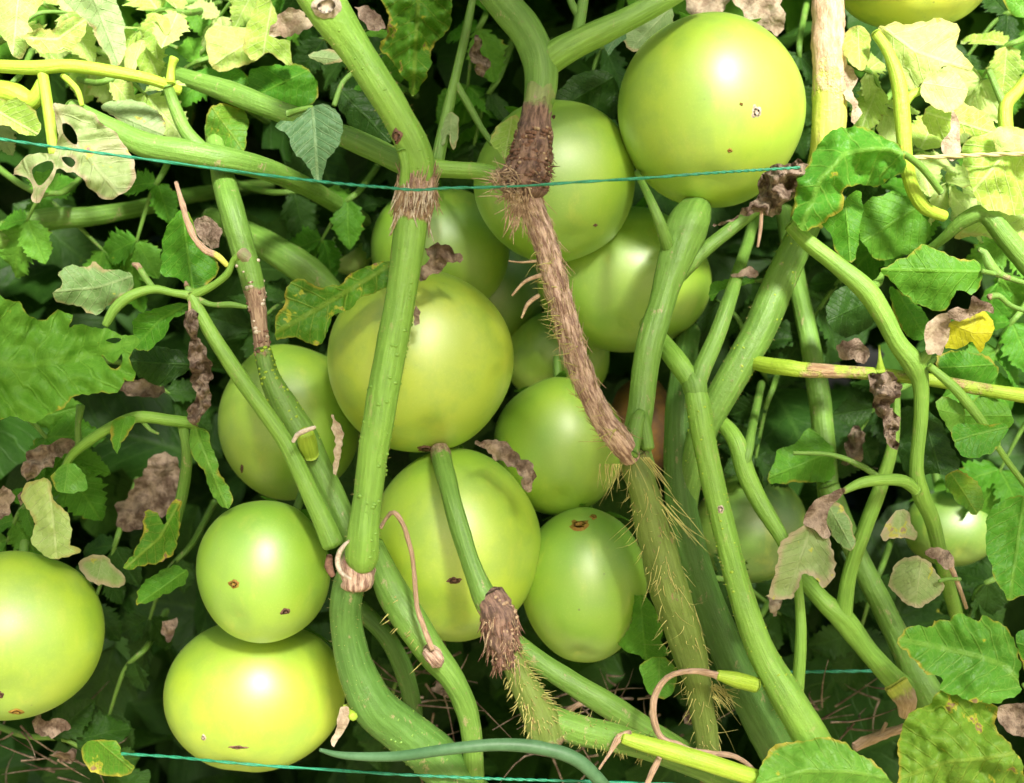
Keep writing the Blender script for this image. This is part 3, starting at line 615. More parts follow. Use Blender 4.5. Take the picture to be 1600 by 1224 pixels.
spikes('root_hairs', [(lambda s: (s[0], Vector((s[1].x * .7 + random.gauss(0, .25), s[1].y * .4, -.9 + random.gauss(0, .35))), random.choice((.001, .002, .004, .006, .010)) * random.uniform(.6, 1.2), .9))(surf(rf, 0, .9)) for _ in range(240)], 'root', v, .00024)
spikes('root_hairs', [(P(1005 + random.gauss(0, 8), 715, -.8), Vector((random.gauss(.8, .3), -.1, -1)), random.uniform(.012, .020), .2) for _ in range(10)] +
       [(P(1035 + random.gauss(0, 6), 790 + random.gauss(0, 8), -.6), Vector((random.gauss(.9, .15), -.1, -1)), random.uniform(.013, .022), .3) for _ in range(9)] +
       [(P(960 + random.gauss(0, 12), 725, -.6), Vector((random.gauss(-.1, .2), -.1, -1)), random.uniform(.006, .014), .3) for _ in range(16)] +
       [(P(1120 + random.gauss(0, 6), 1075 + random.gauss(0, 8), 1.6), Vector((random.gauss(1, .35), -.2, -.8 + random.gauss(0, .4))), random.uniform(.006, .012), .3) for _ in range(36)], 'root', v, .00024)
# dark stem behind
v = vine('vine_stem', (1265, 1230, 6), 'thick dark green stem behind the bright forked one, sunlit and tan at its top')
tube('dry_top', [(1294, -60, 4, 25, .5), (1294, 40, 4, 25, .9), (1296, 120, 4, 25, .55), (1296, 195, 4.2, 26, .2), (1288, 260, 4.8, 26), (1262, 345, 5.2, 27)], 'tan_bark', v, n=18, rough=.06)
_, rh = tube('upper_stem', [(1268, 320, 5.2, 24), (1248, 375, 5, 24), (1218, 440, 4.6, 25), (1184, 520, 4.2, 25), (1138, 600, 4, 24), (1096, 680, 4.3, 22), (1074, 760, 5, 20), (1070, 830, 5.6, 16)], 'stem', v, n=20)
bumps('stem_bumps', rh, .1, .9, 60, .0008, 'stem_lime', v); fuzz(rh, v, 200)
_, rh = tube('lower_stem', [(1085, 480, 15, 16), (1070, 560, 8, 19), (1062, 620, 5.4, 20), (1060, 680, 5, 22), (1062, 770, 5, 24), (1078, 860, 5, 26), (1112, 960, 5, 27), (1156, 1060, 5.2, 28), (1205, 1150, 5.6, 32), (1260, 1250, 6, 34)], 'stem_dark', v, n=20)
tube('yellowed_branch', [(1148, 560, 4.6, 9), (1176, 566, 3.9, 11), (1205, 572, 3, 13), (1230, 575, 2.4, 13), (1262, 579, 2.2, 12, .5), (1350, 583, 2.2, 10, .5), (1440, 592, 2.4, 10, .3), (1520, 606, 2.6, 10, .45), (1620, 622, 2.8, 12)], 'stem_lime', v, n=14)
tube('thorn', [(1376, 580, 2, 8), (1375, 560, 1.8, 3), (1374, 540, 1.8, 1.5)], 'stem_lime', v, n=8)
# bright forked stem
v = vine('vine_stem', (1290, 1180, 1), 'bright green stem at the right of the cluster with a Y fork at its top')
tube('branch', [(1010, 505, 5.6, 12), (1040, 542, 3.6, 15), (1058, 565, 2.4, 17), (1082, 598, 1.9, 16)], 'stem_bright', v, n=16)
tube('node', [(1078, 586, 2.0, 13), (1085, 603, 1.85, 19), (1089, 622, 1.75, 16)], 'stem', v, n=18, rough=.1)
tube('branch', [(1190, 300, 16, 8), (1168, 380, 9, 9), (1152, 430, 4.8, 10), (1138, 475, 3.2, 12), (1118, 530, 2.6, 14), (1098, 575, 2, 15), (1088, 605, 1.8, 15)], 'stem', v, n=16)
_, ri = tube('main_stem', [(1084, 596, 2.1, 13), (1090, 630, 1.7, 19), (1106, 720, 1.5, 18.5), (1132, 830, 1.3, 19), (1155, 920, 1.2, 19.5), (1186, 1010, 1, 22), (1230, 1090, .8, 26), (1268, 1155, .8, 28), (1305, 1230, 1, 32)], 'stem_bright', v, n=22)
bumps('stem_bumps', ri, .05, .8, 50, .0007, 'stem_lime', v); fuzz(ri, v, 220)
decal(v, tree_of([c for c in v.children if c.name.startswith('main_stem')][0]), 'scar', 1126, 796, 6, 6, 'scar', .0004)
# right leaf-bearing stem
v = vine('vine_stem', (1455, 870, 2), 'slender green stem zigzagging down through the leaves at the right')
tube('upper_stem', [(1236, 352, 1.8, 12), (1262, 378, 1.6, 13), (1305, 412, 1.4, 14), (1352, 452, 1.3, 17), (1378, 490, 1.3, 16), (1402, 535, 1.3, 15), (1428, 570, 1.4, 18), (1438, 600, 1.5, 13), (1439, 650, 1.6, 11), (1432, 730, 1.8, 11), (1438, 770, 2.2, 14), (1455, 810, 3, 12), (1470, 870, 5, 11), (1488, 940, 8, 11), (1520, 1040, 15, 10)], 'stem_bright', v, n=18)
tube('side_shoot', [(1432, 572, 1.3, 11), (1448, 555, 1.2, 8), (1456, 543, 1.2, 4)], 'stem_bright', v, n=10)
tube('side_shoot', [(1352, 452, 1.4, 9, .2), (1372, 442, 2, 7), (1378, 428, 2.6, 4)], 'stem', v, n=8)
tube('leaf_stalk', [(1432, 768, 1.6, 8), (1412, 752, 1.2, 10), (1380, 750, .8, 9), (1345, 755, .6, 8), (1318, 768, .4, 5, .6)], 'stem_bright', v, n=12)
blade('dead_leaf_tip', [(1318, 764), (1316, 775), (1298, 795), (1292, 812), (1298, 835), (1290, 842), (1272, 828), (1256, 818), (1262, 795), (1285, 775)], [(1316, 768), (1270, 822)], .1, 'dry', v, grid=5, wav=.7)
blade('leaf', [(1200, 927), (1212, 890), (1226, 850), (1240, 828), (1256, 818), (1275, 828), (1294, 838), (1302, 855), (1309, 880), (1306, 902), (1291, 919), (1276, 902), (1256, 896), (1240, 932), (1215, 934), (1194, 932)], [(1270, 815), (1255, 860), (1240, 905)], .2, 'leaf_half', v, fold=-1.2, wav=.5, serr=2, grid=6)['label'] = 'pale withering leaf blade hanging from the brown tip'
blade('leaf', [(1290, 800), (1300, 784), (1318, 792), (1330, 815), (1336, 842), (1332, 861), (1308, 849), (1296, 832)], [(1296, 792), (1332, 858)], .5, 'leaf_pale', v, fold=1.5, wav=.4, grid=6)
# lesser stems: (name, label, [parts (name, pts, mat)])
def simple(name, label, base, parts, cat='stem'):
    v = thing(name, P(*base), label, cat); out = []
    for p in parts: out.append(tube(p[0], p[1], p[2], v, n=p[3] if len(p) > 3 else 12, rough=p[4] if len(p) > 4 else .06)[1])
    return v, out
v, r_ = simple('vine_stem', 'green stem with grey brown scars slanting down at the left to the stem node', (550, 870, 1.5), [
    ('upper_stem', [(335, 200, 6, 15), (345, 262, 4.4, 17), (360, 320, 2.6, 20), (376, 375, 2.2, 20), (392, 430, 2.2, 18, .2), (402, 478, 2.2, 14, 1), (407, 520, 2.1, 12, 1), (411, 555, 2, 13, .7)], 'stem', 18),
    ('lower_stem', [(410, 545, 2, 13, .5), (424, 595, 2, 17, .1), (450, 645, 2, 23), (476, 690, 2, 25), (502, 740, 2, 21), (526, 790, 1.8, 20), (552, 850, 1.4, 20)], 'stem', 20),
    ('cut_stub', [(486, 712, 1.2, 12), (480, 690, .6, 15), (478, 678, .2, 13)], 'stem_lime', 14)])
tube('cut_lip', [(458, 690, -.4, 3), (464, 680, -.6, 4), (478, 673, -.7, 4), (492, 668, -.5, 3)], 'scar', v, n=8)
bumps('bark_crumbs', r_[0], .6, 1, 22, .0011, 'scar', v); bumps('bark_crumbs', r_[0], .65, 1, 22, .0011, 'brown', v); bumps('stem_bumps', r_[1], 0, .5, 60, .0009, 'stem_lime', v)
v, r_ = simple('leaf_stalk', 'thin green stalk with curling leafless tips, left of the scarred stem', (525, 850, .8), [
    ('stalk', [(298, 460, 1.2, 9), (318, 500, 1.1, 11), (345, 545, 1, 12), (375, 590, 1, 13), (415, 645, .9, 13), (448, 695, .8, 13), (475, 750, .8, 14), (498, 800, .8, 15), (520, 850, .8, 17)], 'stem_bright', 16),
    ('tip', [(300, 462, 1.2, 8), (272, 458, 1, 6), (240, 452, .8, 7), (205, 462, .6, 8), (180, 482, .5, 8, .2), (165, 508, .5, 6, .3)], 'stem_bright'),
    ('tip', [(240, 452, .9, 6), (228, 435, .8, 5), (215, 415, .8, 5, .8), (208, 413, .9, 3, 1)], 'stem'),
    ('tip', [(300, 462, 1.2, 8), (330, 448, .9, 6), (355, 428, .6, 6), (366, 405, .4, 5), (382, 397, .3, 9)], 'stem_bright'),
    ('tip', [(302, 465, 1.2, 7), (330, 476, 1, 4), (360, 476, .8, 5), (385, 480, .6, 3, .4)], 'stem'),
    ('tip', [(296, 455, 1.2, 6), (291, 445, 1, 4, .6), (290, 440, 1, 2, 1)], 'stem'),
    ('dead_vein', [(275, 285, .8, 3, 1), (285, 320, .7, 4, 1), (300, 365, .6, 5, 1), (318, 390, .5, 5, .9), (340, 400, .4, 5, .4), (355, 415, .5, 4, .2)], 'tan_bark', 8, .2)])
blade('bud', [(371, 392), (378, 388), (388, 391), (393, 400), (388, 409), (378, 410), (371, 403)], [(373, 394), (390, 405)], -.3, 'leaf_half', v, grid=4, curl=40)
v, r_ = simple('tomato_truss', 'thin stem down the front of a tomato into a shredded brown knot and cut stump', (855, 1160, -.5), [
    ('stalk', [(684, 698, 5.4, 13, .6), (689, 710, 3, 16, .6), (694, 732, 1.4, 16, .2), (706, 780, .1, 15), (720, 830, -.4, 15), (736, 880, -.9, 15), (756, 930, -1.2, 19, .3), (775, 955, -1.2, 24, .9)], 'stem', 18),
    ('knot', [(764, 928, -1.2, 18, .6), (780, 962, -1.3, 28, 1), (784, 1000, -1.3, 26, 1), (796, 1035, -1.2, 20, .7)], 'bark_dark', 20, .25),
    ('stump', [(795, 1015, -1.2, 19, .6), (812, 1055, -1, 20, .1), (832, 1095, -.8, 24), (848, 1130, -.6, 28), (853, 1158, -.5, 28, .5)], 'stem_moss', 20, .1),
    ('branch', [(852, 1122, -.4, 24), (900, 1140, -.1, 24), (955, 1152, .4, 22), (1020, 1172, 1, 19), (1100, 1205, 1.6, 17), (1160, 1240, 2, 16)], 'stem', 20)])
spikes('fibres', [(lambda s: (s[0], s[1] * .12 + Vector((random.gauss(0, .10), -.02, -1)), random.uniform(.002, .007), .3))(surf(r_[1], .2, 1)) for _ in range(130)], 'brown', v, .0005)
spikes('fibres', [(lambda s: (s[0], s[1] * .15 + Vector((random.gauss(0, .2), -.03, -1)), random.uniform(.002, .007), .6))(surf(r_[1], .2, 1)) for _ in range(80)], 'tan', v, .00035)
spikes('fibres', [(lambda s: (s[0], s[1] + s[2] * .6, random.uniform(.001, .005), .5))(surf(r_[2], 0, .9)) for _ in range(150)], 'root', v, .0003)
spikes('fibres', [(lambda s: (s[0], s[1] + Vector((0, 0, -.5)), random.uniform(.001, .003), .5))(surf(r_[3], 0, .6)) for _ in range(110)], 'root', v, .00022)
bumps('bark_crumbs', r_[1], .1, 1, 60, .0010, 'tan', v)
v, r_ = simple('vine_stem', 'dull green stem with a pinkish round scar, arching down at the bottom centre', (738, 1240, 3), [
    ('stem', [(585, 850, 2.4, 14), (608, 915, 1.6, 24), (638, 965, 1.1, 26), (672, 1016, .9, 24), (706, 1060, 1, 20), (728, 1105, 1.4, 18, .15), (738, 1155, 1.8, 16, .2), (742, 1250, 3, 16)], 'stem', 20),
    ('dead_tendril', [(595, 825, -.6, 3, 1), (605, 808, -.7, 3, 1), (616, 801, -.8, 4, 1), (630, 820, -.8, 4, 1), (642, 860, -.7, 4, 1), (648, 905, -.6, 4, 1), (652, 950, -.6, 4, 1), (664, 985, -.7, 4, 1), (676, 1015, -.8, 4, 1)], 'tan_bark', 8, .15),
    ('scar', [(668, 1014, -.1, 8, 1), (676, 1024, -.45, 13, 1), (684, 1036, -.1, 9, 1)], 'bark', 14, .3)])
spikes('root_hairs', [(lambda s: (s[0], Vector((-.7 + random.gauss(0, .2), 0, -.6)), random.uniform(.002, .007), .3))(surf(r_[0], 0, .45)) for _ in range(40)], 'root', v, .0004)
simple('vine_stem', 'shaded green stem crossing under the lowest tomatoes towards the right', (1030, 1150, 4), [('stem', [(805, 1005, 3.4, 15), (850, 1040, 3, 17), (900, 1072, 2.8, 18), (950, 1102, 2.8, 20), (1010, 1140, 3.2, 18), (1080, 1180, 4, 16)], 'stem', 14)])
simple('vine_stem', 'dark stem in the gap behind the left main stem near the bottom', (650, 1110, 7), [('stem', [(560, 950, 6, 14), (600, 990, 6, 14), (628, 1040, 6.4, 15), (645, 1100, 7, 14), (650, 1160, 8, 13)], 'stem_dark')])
simple('vine_stem', 'lime green cane lying across the bottom right of the cluster with a dead brown tip', (1210, 1235, 0), [
    ('cane', [(972, 1152, -.6, 10), (1005, 1162, -.6, 13), (1060, 1178, -.5, 14), (1130, 1200, -.4, 14), (1220, 1228, 0, 14)], 'stem_lime', 14),
    ('dead_tip', [(984, 1146, -.6, 6, 1), (968, 1152, -.7, 6, 1), (954, 1175, -.8, 3, 1), (936, 1202, -.9, 2, 1)], 'tan_bark', 8, .2)])
simple('vine_stem', 'dry tan tendril curling from a yellow green stub at the lower right', (1178, 1068, 1.6), [
    ('stub', [(1180, 1070, .8, 13), (1150, 1062, .5, 13), (1122, 1055, .3, 8, .4)], 'stem_lime', 12),
    ('tendril', [(1125, 1056, .3, 6, 1), (1085, 1049, .1, 5, 1), (1048, 1056, 0, 5, 1), (1026, 1080, 0, 5, 1), (1020, 1115, 0, 5, 1), (1030, 1148, .2, 6, 1), (1050, 1163, .2, 7, 1), (1090, 1176, .4, 5, 1), (1150, 1183, .6, 4, 1), (1190, 1215, .8, 3, 1)], 'tan_bark', 8, .2)])
simple('vine_stem', 'forked green stem in the gap at the lower right with a swollen brown end', (1420, 1085, 5), [
    ('stem', [(1240, 885, 5, 12), (1285, 938, 4, 15), (1318, 968, 4, 18), (1352, 1013, 4.2, 16), (1390, 1056, 4.6, 17), (1412, 1078, 5, 19, .3)], 'stem_bright', 16),
    ('branch', [(1402, 620, 2.4, 5), (1396, 690, 2.4, 9), (1378, 755, 2.6, 11), (1352, 825, 2.9, 12), (1328, 895, 3.4, 12), (1318, 960, 3.9, 14)], 'stem_bright', 14),
    ('branch', [(1372, 745, 2.6, 5), (1345, 728, 2.6, 5), (1300, 711, 2.8, 4), (1240, 708, 3, 3)], 'stem', 8),
    ('swollen_end', [(1400, 1070, 4.6, 20, .1), (1415, 1095, 4.4, 17, .8), (1412, 1118, 4.6, 8, 1)], 'tan_bark', 12, .15)])
simple('vine_stem', 'shaded stem leading down to the bright lobed leaf at the lower right', (1460, 1110, 6), [('stem', [(1295, 760, 7.4, 16), (1335, 860, 7, 17), (1375, 940, 6.6, 18), (1410, 1010, 6.4, 20), (1440, 1070, 6.2, 26), (1475, 1130, 6, 30)], 'stem', 14)])
simple('vine_stem', 'blurred upright green stem behind the yellowed branch', (1292, 760, 9), [('stem', [(1225, 330, 14, 14), (1245, 440, 11, 15), (1266, 540, 9.4, 16), (1280, 620, 9, 18), (1288, 700, 8.6, 18), (1296, 790, 8, 17)], 'stem', 14)])
v, r_ = simple('vine_stem', 'green stalk snaking down right of the dim background tomato', (1250, 1070, 2), [
    ('stem', [(1085, 640, 6.5, 11), (1125, 660, 4.6, 12), (1150, 690, 3.6, 14), (1165, 740, 3.4, 15), (1190, 790, 3.2, 14), (1222, 842, 2.8, 11), (1242, 890, 2.4, 8), (1250, 950, 2.2, 8), (1251, 1010, 2.1, 9), (1246, 1080, 2.2, 10)], 'stem_bright', 14),
    ('side_shoot', [(1160, 735, 3.3, 9), (1170, 700, 3.4, 8), (1176, 665, 5, 7), (1190, 600, 11, 6)], 'stem', 10)])
v, r_ = simple('vine_stem', 'pale green branch crossing the upper left behind the twine', (625, 252, 3), [
    ('stem', [(110, 168, 2.8, 14), (170, 200, 2.6, 17), (230, 228, 2.4, 20), (300, 240, 2.4, 21), (365, 252, 3, 19), (425, 268, 4.6, 17), (490, 298, 7.5, 15), (570, 345, 13, 12), (680, 400, 24, 10)], 'stem', 16),
    ('branch', [(262, 135, 2.6, 8), (272, 165, 2.8, 10), (290, 205, 2.5, 11), (318, 238, 2.4, 14)], 'stem', 12)])
simple('vine_stem', 'green branch joining the left main stem just above the twine', (640, 252, 1), [('stem', [(210, 95, 10, 11), (300, 125, 6, 14), (360, 145, 4.8, 18), (430, 172, 4, 17), (500, 198, 3.2, 17), (565, 225, 2.2, 18), (630, 255, 1, 19)], 'stem', 16), ('branch', [(650, 262, 1.2, 17), (700, 265, 1.6, 14), (760, 270, 1.5, 13, .3), (800, 285, 1, 12, .8)], 'stem_bright', 14)])
simple('vine_stem', 'sunlit yellow green branch at the top left corner', (265, 132, 2), [
    ('stem', [(-30, 102, 2, 9), (50, 106, 1.8, 11), (110, 103, 1.8, 10), (180, 113, 2, 10), (240, 126, 2.4, 9), (280, 142, 3, 8)], 'stem_lime', 14),
    ('branch', [(-30, 140, 2.6, 16), (15, 145, 2.4, 18), (50, 158, 2.2, 14), (66, 130, 2, 10)], 'stem_lime', 12),
    ('branch', [(66, 110, 1.9, 9), (72, 150, 1.6, 9), (78, 190, 1.4, 9), (84, 240, 1.2, 8)], 'stem_lime', 12),
    ('branch', [(266, 130, 2.6, 8), (268, 105, 2.6, 6), (272, 92, 2.6, 8)], 'stem_lime', 10), ('branch', [(98, 118, 1.9, 5), (120, 140, 1.8, 5), (128, 165, 1.8, 4)], 'stem_lime', 8)])
simple('vine_stem', 'broad blurred green stem in the shade at the left edge', (-20, 385, 9), [('stem', [(-40, 392, 9, 22), (20, 362, 9, 22), (75, 343, 9, 18), (140, 338, 9.6, 15), (220, 325, 11.5, 13), (300, 305, 16, 12), (420, 290, 26, 10)], 'stem', 14)])
simple('vine_stem', 'blurred green stem in the dark left of the small dark tomato', (520, 470, 9), [('stem', [(330, 340, 15, 16), (385, 366, 11.5, 20), (435, 395, 9.4, 24), (480, 425, 9, 25), (520, 462, 9.4, 20), (555, 505, 13, 16)], 'stem', 14)])
simple('vine_stem', 'thin upright shoot at the top centre left of the fork', (682, 245, 4), [
    ('stem', [(742, -20, 4, 5), (728, 50, 3.8, 7), (714, 110, 3.6, 7), (698, 180, 3.5, 9), (684, 250, 3.4, 11)], 'stem', 10),
    ('branch', [(712, 130, 3.6, 6), (735, 170, 3.4, 6), (752, 200, 3.2, 5), (770, 225, 3, 5)], 'stem', 8)])
simple('vine_stem', 'slim shoot rising behind the right arm of the fork', (900, 70, 3), [('stem', [(915, -20, 4, 8), (908, 20, 3.6, 9), (900, 60, 3, 10)], 'stem', 10), ('branch', [(886, -20, 4, 6), (893, 5, 3.8, 6), (906, 28, 3.5, 7)], 'stem', 8)])
v, r_ = simple('leaf_stalk', 'sunlit yellow green stalk curving down beside the bright leaf at the upper right', (1462, 345, 3), [
    ('stalk', [(1368, 52, 2.6, 8), (1388, 82, 2.4, 9), (1404, 130, 2.2, 12), (1411, 190, 2.1, 13), (1415, 245, 2.1, 12), (1426, 295, 2.4, 11), (1445, 325, 2.8, 10), (1475, 338, 3.2, 9)], 'stem_lime', 14),
    ('branch', [(1412, 165, 2.2, 8), (1425, 148, 2.2, 7), (1445, 140, 2.3, 6)], 'stem_lime', 10)])
simple('leaf_stalk', 'yellow green stalk at the right edge under the sunlit leaves', (1572, 205, 3), [('stalk', [(1625, 95, 3.2, 10), (1592, 140, 3, 10), (1572, 165, 2.8, 11), (1572, 210, 2.7, 11)], 'stem_lime', 12), ('branch', [(1545, 110, 3.4, 5), (1558, 140, 3, 6), (1571, 168, 2.8, 8)], 'stem', 8)])
simple('leaf_stalk', 'green stalk slanting down at the right edge above the yellow leaf', (1625, 445, 3), [('stalk', [(1420, 415, 6, 6), (1475, 372, 4, 8, .3), (1505, 345, 3.2, 12, .2), (1540, 335, 2.8, 15), (1575, 375, 2.8, 17), (1630, 440, 3, 18)], 'stem', 14), ('side_shoot', [(1610, 445, 2.8, 4), (1570, 432, 2.6, 5, .4), (1550, 418, 2.6, 9), (1538, 395, 2.6, 6), (1530, 390, 2.6, 4, .4)], 'stem', 8), ('side_shoot', [(1610, 488, 2.6, 4), (1580, 478, 2.6, 4), (1560, 462, 2.5, 5), (1545, 465, 2.5, 5, .7)], 'stem', 8)])
simple('leaf_stalk', 'thin green stalk slanting from the zigzag stem to the right edge', (1452, 572, .8), [('stalk', [(1452, 572, .9, 6), (1490, 605, .8, 8), (1520, 640, .8, 8), (1545, 675, .9, 6), (1570, 715, 1, 5), (1615, 775, 1.2, 5)], 'stem_bright', 10)])
simple('leaf_stalk', 'arched green stalk at the left below the big damaged leaf', (300, 662, 4), [
    ('stalk', [(98, 735, 3.6, 5), (112, 712, 3.4, 7), (135, 692, 3.2, 8), (172, 668, 3, 8), (215, 652, 3, 9), (265, 657, 3.4, 9), (305, 662, 4, 9)], 'stem_bright', 12),
    ('side_shoot', [(123, 695, 3.4, 6), (122, 665, 3.4, 5), (126, 635, 3.6, 7)], 'stem', 8), ('side_shoot', [(285, 665, 3.8, 8), (292, 710, 4.2, 9), (285, 770, 5, 9), (270, 830, 6, 9)], 'stem', 8), ('side_shoot', [(220, 655, 3.2, 4), (235, 672, 3, 3), (248, 678, 3, 2, .6)], 'stem', 8)])
simple('grass_blade', 'long flat grey green grass blade arching across the bottom', (935, 1235, 0), [('blade', [(500, 1172, -.4, 3), (540, 1181, -.6, 6), (620, 1182, -1, 8), (700, 1171, -1.4, 9), (780, 1164, -1.4, 10), (850, 1170, -1.2, 11), (905, 1190, -1, 11), (950, 1235, -.6, 10)], 'grass', 10, .02)], 'grass')
simple('dry_stick', 'short brown dead stick in the gap at the lower right', (1350, 1160, 6), [('stick', [(1335, 1168, 6, 7, 1), (1370, 1152, 6, 8, 1), (1420, 1135, 6.4, 6, 1)], 'tan_bark', 8, .2), ('twig', [(1375, 1150, 6, 4, 1), (1385, 1130, 6, 3, 1)], 'tan_bark', 6)], 'stick')
simple('dry_stick', 'dead brown twig lying between the knot and the lowest tomato', (900, 1100, 6), [('stick', [(830, 1150, 6, 5, 1), (880, 1115, 6, 5, 1), (925, 1090, 6.4, 4, 1)], 'tan_bark', 8, .2)], 'stick')
simple('dry_stalk', 'thin tan stalk in front of the stems at the bottom right centre', (1010, 1230, -.6), [('stalk', [(1030, 1185, -.8, 5, 1), (1018, 1210, -.8, 5, 1), (1005, 1240, -.8, 4, 1)], 'tan_bark', 8, .15)], 'stalk')

# ------------------------------------------------------------------ twine
def twine(name, pts, label, mat='twine', r=2.0):
    e = thing(name, P(*pts[0][:3]), label, 'twine')
    q = catmull(pts, 3); C = [P(*p) for p in q]; acc = 0
    for s_ in (0, math.pi):
        V, F = [], []; acc = 0
        for i, c in enumerate(C):
            if i: acc += (c - C[i - 1]).length
            tan = (C[min(i + 1, len(C) - 1)] - C[max(0, i - 1)]).normalized(); u = tan.cross(Vector((0, 1, 0))).normalized(); v_ = tan.cross(u)
            a = acc * (330 + 60 * math.sin(acc * 40)) + s_; rr = r * k(q[i][2]); cc = c + (u * math.cos(a) + v_ * math.sin(a)) * rr * .45
            for j in range(6): b = j * 1.047; V.append(cc + (u * math.cos(b) + v_ * math.sin(b)) * rr * .8)
        for i in range(len(C) - 1):
            for j in range(6): a_ = i * 6 + j; b_ = i * 6 + (j + 1) % 6; F.append((a_, b_, b_ + 6, a_ + 6))
        new_mesh('strand', V, F, mat, e, True, Vector(e.location))
twine('garden_twine', [(-30, 213, -1.6), (100, 232, -1.6), (250, 252, -1.6), (400, 272, -1.8), (520, 286, -2.3), (600, 293, -2.6), (650, 297, -2.75), (700, 294, -2.7), (760, 293, -2.8), (830, 290, -3.0), (900, 285, -2.6), (1000, 279, -1.8), (1120, 270, -1.2), (1250, 262, -.8)],
      'taut green twine running across the upper half in front of the stems', r=2.1)
twine('garden_twine', [(190, 1178, 2.4), (270, 1183, 2.2), (340, 1190, 1.6), (420, 1197, 1.6), (500, 1202, 1.4), (600, 1209, 1), (700, 1214, 1), (800, 1218, 1), (950, 1222, 1), (1100, 1228, 1)], 'lower green twine along the bottom edge under the wide tomato', r=2.1)
twine('garden_twine', [(1200, 1051, 8), (1265, 1050, 8), (1330, 1049, 8), (1400, 1048, 8)], 'short stretch of green twine in the dark gap at the lower right', r=2.2)
twine('garden_twine', [(1405, 245, 1), (1450, 246, 1), (1540, 242, 1), (1630, 240, 1)], 'straw coloured twine at the right edge among sunlit leaves', 'twine_pale', r=3.2)

# ------------------------------------------------------------------ traced leaves, each a thing of its own
def L(label, outl, mid, d, mat, stalk=None, smat='stem', name='tomato_leaf', cat='leaf', **kw):
    e = thing(name, P(mid[0][0], mid[0][1], d), label, cat)
    b = blade('blade', outl, mid, d, mat, e, **kw)
    if stalk: tube('leaf_stalk', stalk, smat, e, n=8)
    return e
L('grey green heart shaped leaf with its tip over the twine, left of the main stem', [(430, 198), (446, 190), (458, 192), (472, 176), (492, 163), (515, 164), (530, 180), (537, 195), (530, 225), (515, 245), (505, 275), (495, 282), (480, 262), (460, 240), (446, 215)], [(488, 168), (492, 215), (496, 280)], .2, 'leaf_blue', [(450, 178, .8, 6), (470, 172, .4, 5), (488, 168, .2, 4)], fold=-2., wav=.3, curl=1.5, serr=1.5, grid=5)
L('large bright green hooded leaf right of the largest tomato', [(1240, 330), (1241, 345), (1249, 364), (1262, 362), (1285, 350), (1305, 335), (1318, 315), (1322, 298), (1345, 291), (1375, 288), (1400, 278), (1413, 262), (1416, 245), (1405, 225), (1373, 213), (1350, 200), (1320, 194), (1295, 203), (1275, 225), (1266, 250), (1250, 275), (1242, 305)], [(1415, 240), (1370, 232), (1320, 240), (1282, 280), (1250, 362)], -.2, 'leaf_fresh', [(1470, 300, 2, 6), (1440, 262, 1, 6), (1412, 240, .0, 5)], fold=1.3, curl=1.5, wav=.8, serr=2, wscale=1.3)
L('dark green drooping lobe just below the hooded leaf', [(1285, 345), (1320, 310), (1342, 300), (1345, 330), (1340, 390), (1330, 408), (1312, 398), (1296, 365)], [(1320, 305), (1328, 400)], 2.4, 'leaf', fold=1.5, wav=.5)
L('bright toothed leaf at the lower right edge, uppermost of three', [(1405, 998), (1430, 980), (1457, 979), (1459, 969), (1485, 972), (1498, 964), (1530, 975), (1537, 965), (1565, 972), (1580, 988), (1592, 1010), (1592, 1050), (1588, 1085), (1560, 1102), (1535, 1100), (1500, 1088), (1472, 1076), (1474, 1058), (1450, 1052), (1425, 1032), (1407, 1012)], [(1602, 1075), (1570, 1040), (1530, 1026), (1470, 1012), (1408, 1000)], -.4, 'leaf_fresh', [(1640, 1130, 1, 6), (1620, 1095, .4, 5), (1600, 1070, -.4, 4)], fold=-1.3, wav=.5, serr=2.5, curl=1.2)
L('fragment of bright leaf entering from the right edge above the toothed one', [(1588, 1000), (1600, 985), (1640, 975), (1640, 1060), (1600, 1052), (1592, 1030)], [(1640, 1020), (1590, 1005)], -.1, 'leaf_fresh', fold=1, wav=.4)
L('yellow blotched spotted leaf in the bottom right corner', [(1400, 1168), (1412, 1130), (1440, 1105), (1478, 1082), (1520, 1080), (1545, 1090), (1558, 1105), (1557, 1130), (1580, 1160), (1592, 1190), (1600, 1250), (1500, 1260), (1420, 1250), (1402, 1205)], [(1592, 1175), (1540, 1185), (1480, 1190), (1410, 1215)], -1., 'leaf_spot', fold=.8, wav=.9, serr=2, wscale=1.4)
L('rounded bright leaf with yellow toothed rim at the bottom edge', [(1185, 1250), (1188, 1205), (1212, 1172), (1245, 1156), (1295, 1153), (1340, 1165), (1372, 1192), (1392, 1250), (1300, 1265)], [(1388, 1215), (1320, 1205), (1250, 1205), (1190, 1225)], -1.2, 'leaf_fresh', fold=1.6, wav=.4, serr=2)
L('brown dead leaf end at the right edge beside the blotched leaf', [(1560, 1105), (1600, 1100), (1640, 1110), (1640, 1150), (1590, 1150), (1568, 1135)], [(1640, 1130), (1560, 1118)], 1, 'dry', wav=.7, grid=5)
L('broad green leaf with an insect hole reaching in from the left edge', [(-60, 470), (22, 469), (45, 485), (66, 497), (90, 484), (117, 491), (108, 512), (140, 508), (160, 512), (200, 524), (213, 531), (206, 560), (206, 590), (192, 588), (178, 608), (150, 620), (125, 626), (95, 639), (62, 652), (0, 657), (-60, 660)], [(-60, 560), (40, 572), (120, 560), (205, 535)], .4, 'leaf', fold=-.7, curl=.5, wav=.8, serr=2, holes=[[(160, 556), (168, 570), (180, 577), (191, 566), (190, 553), (184, 562), (177, 568), (168, 563)], [(165, 532), (178, 528), (190, 530), (180, 537)]], grid=7)
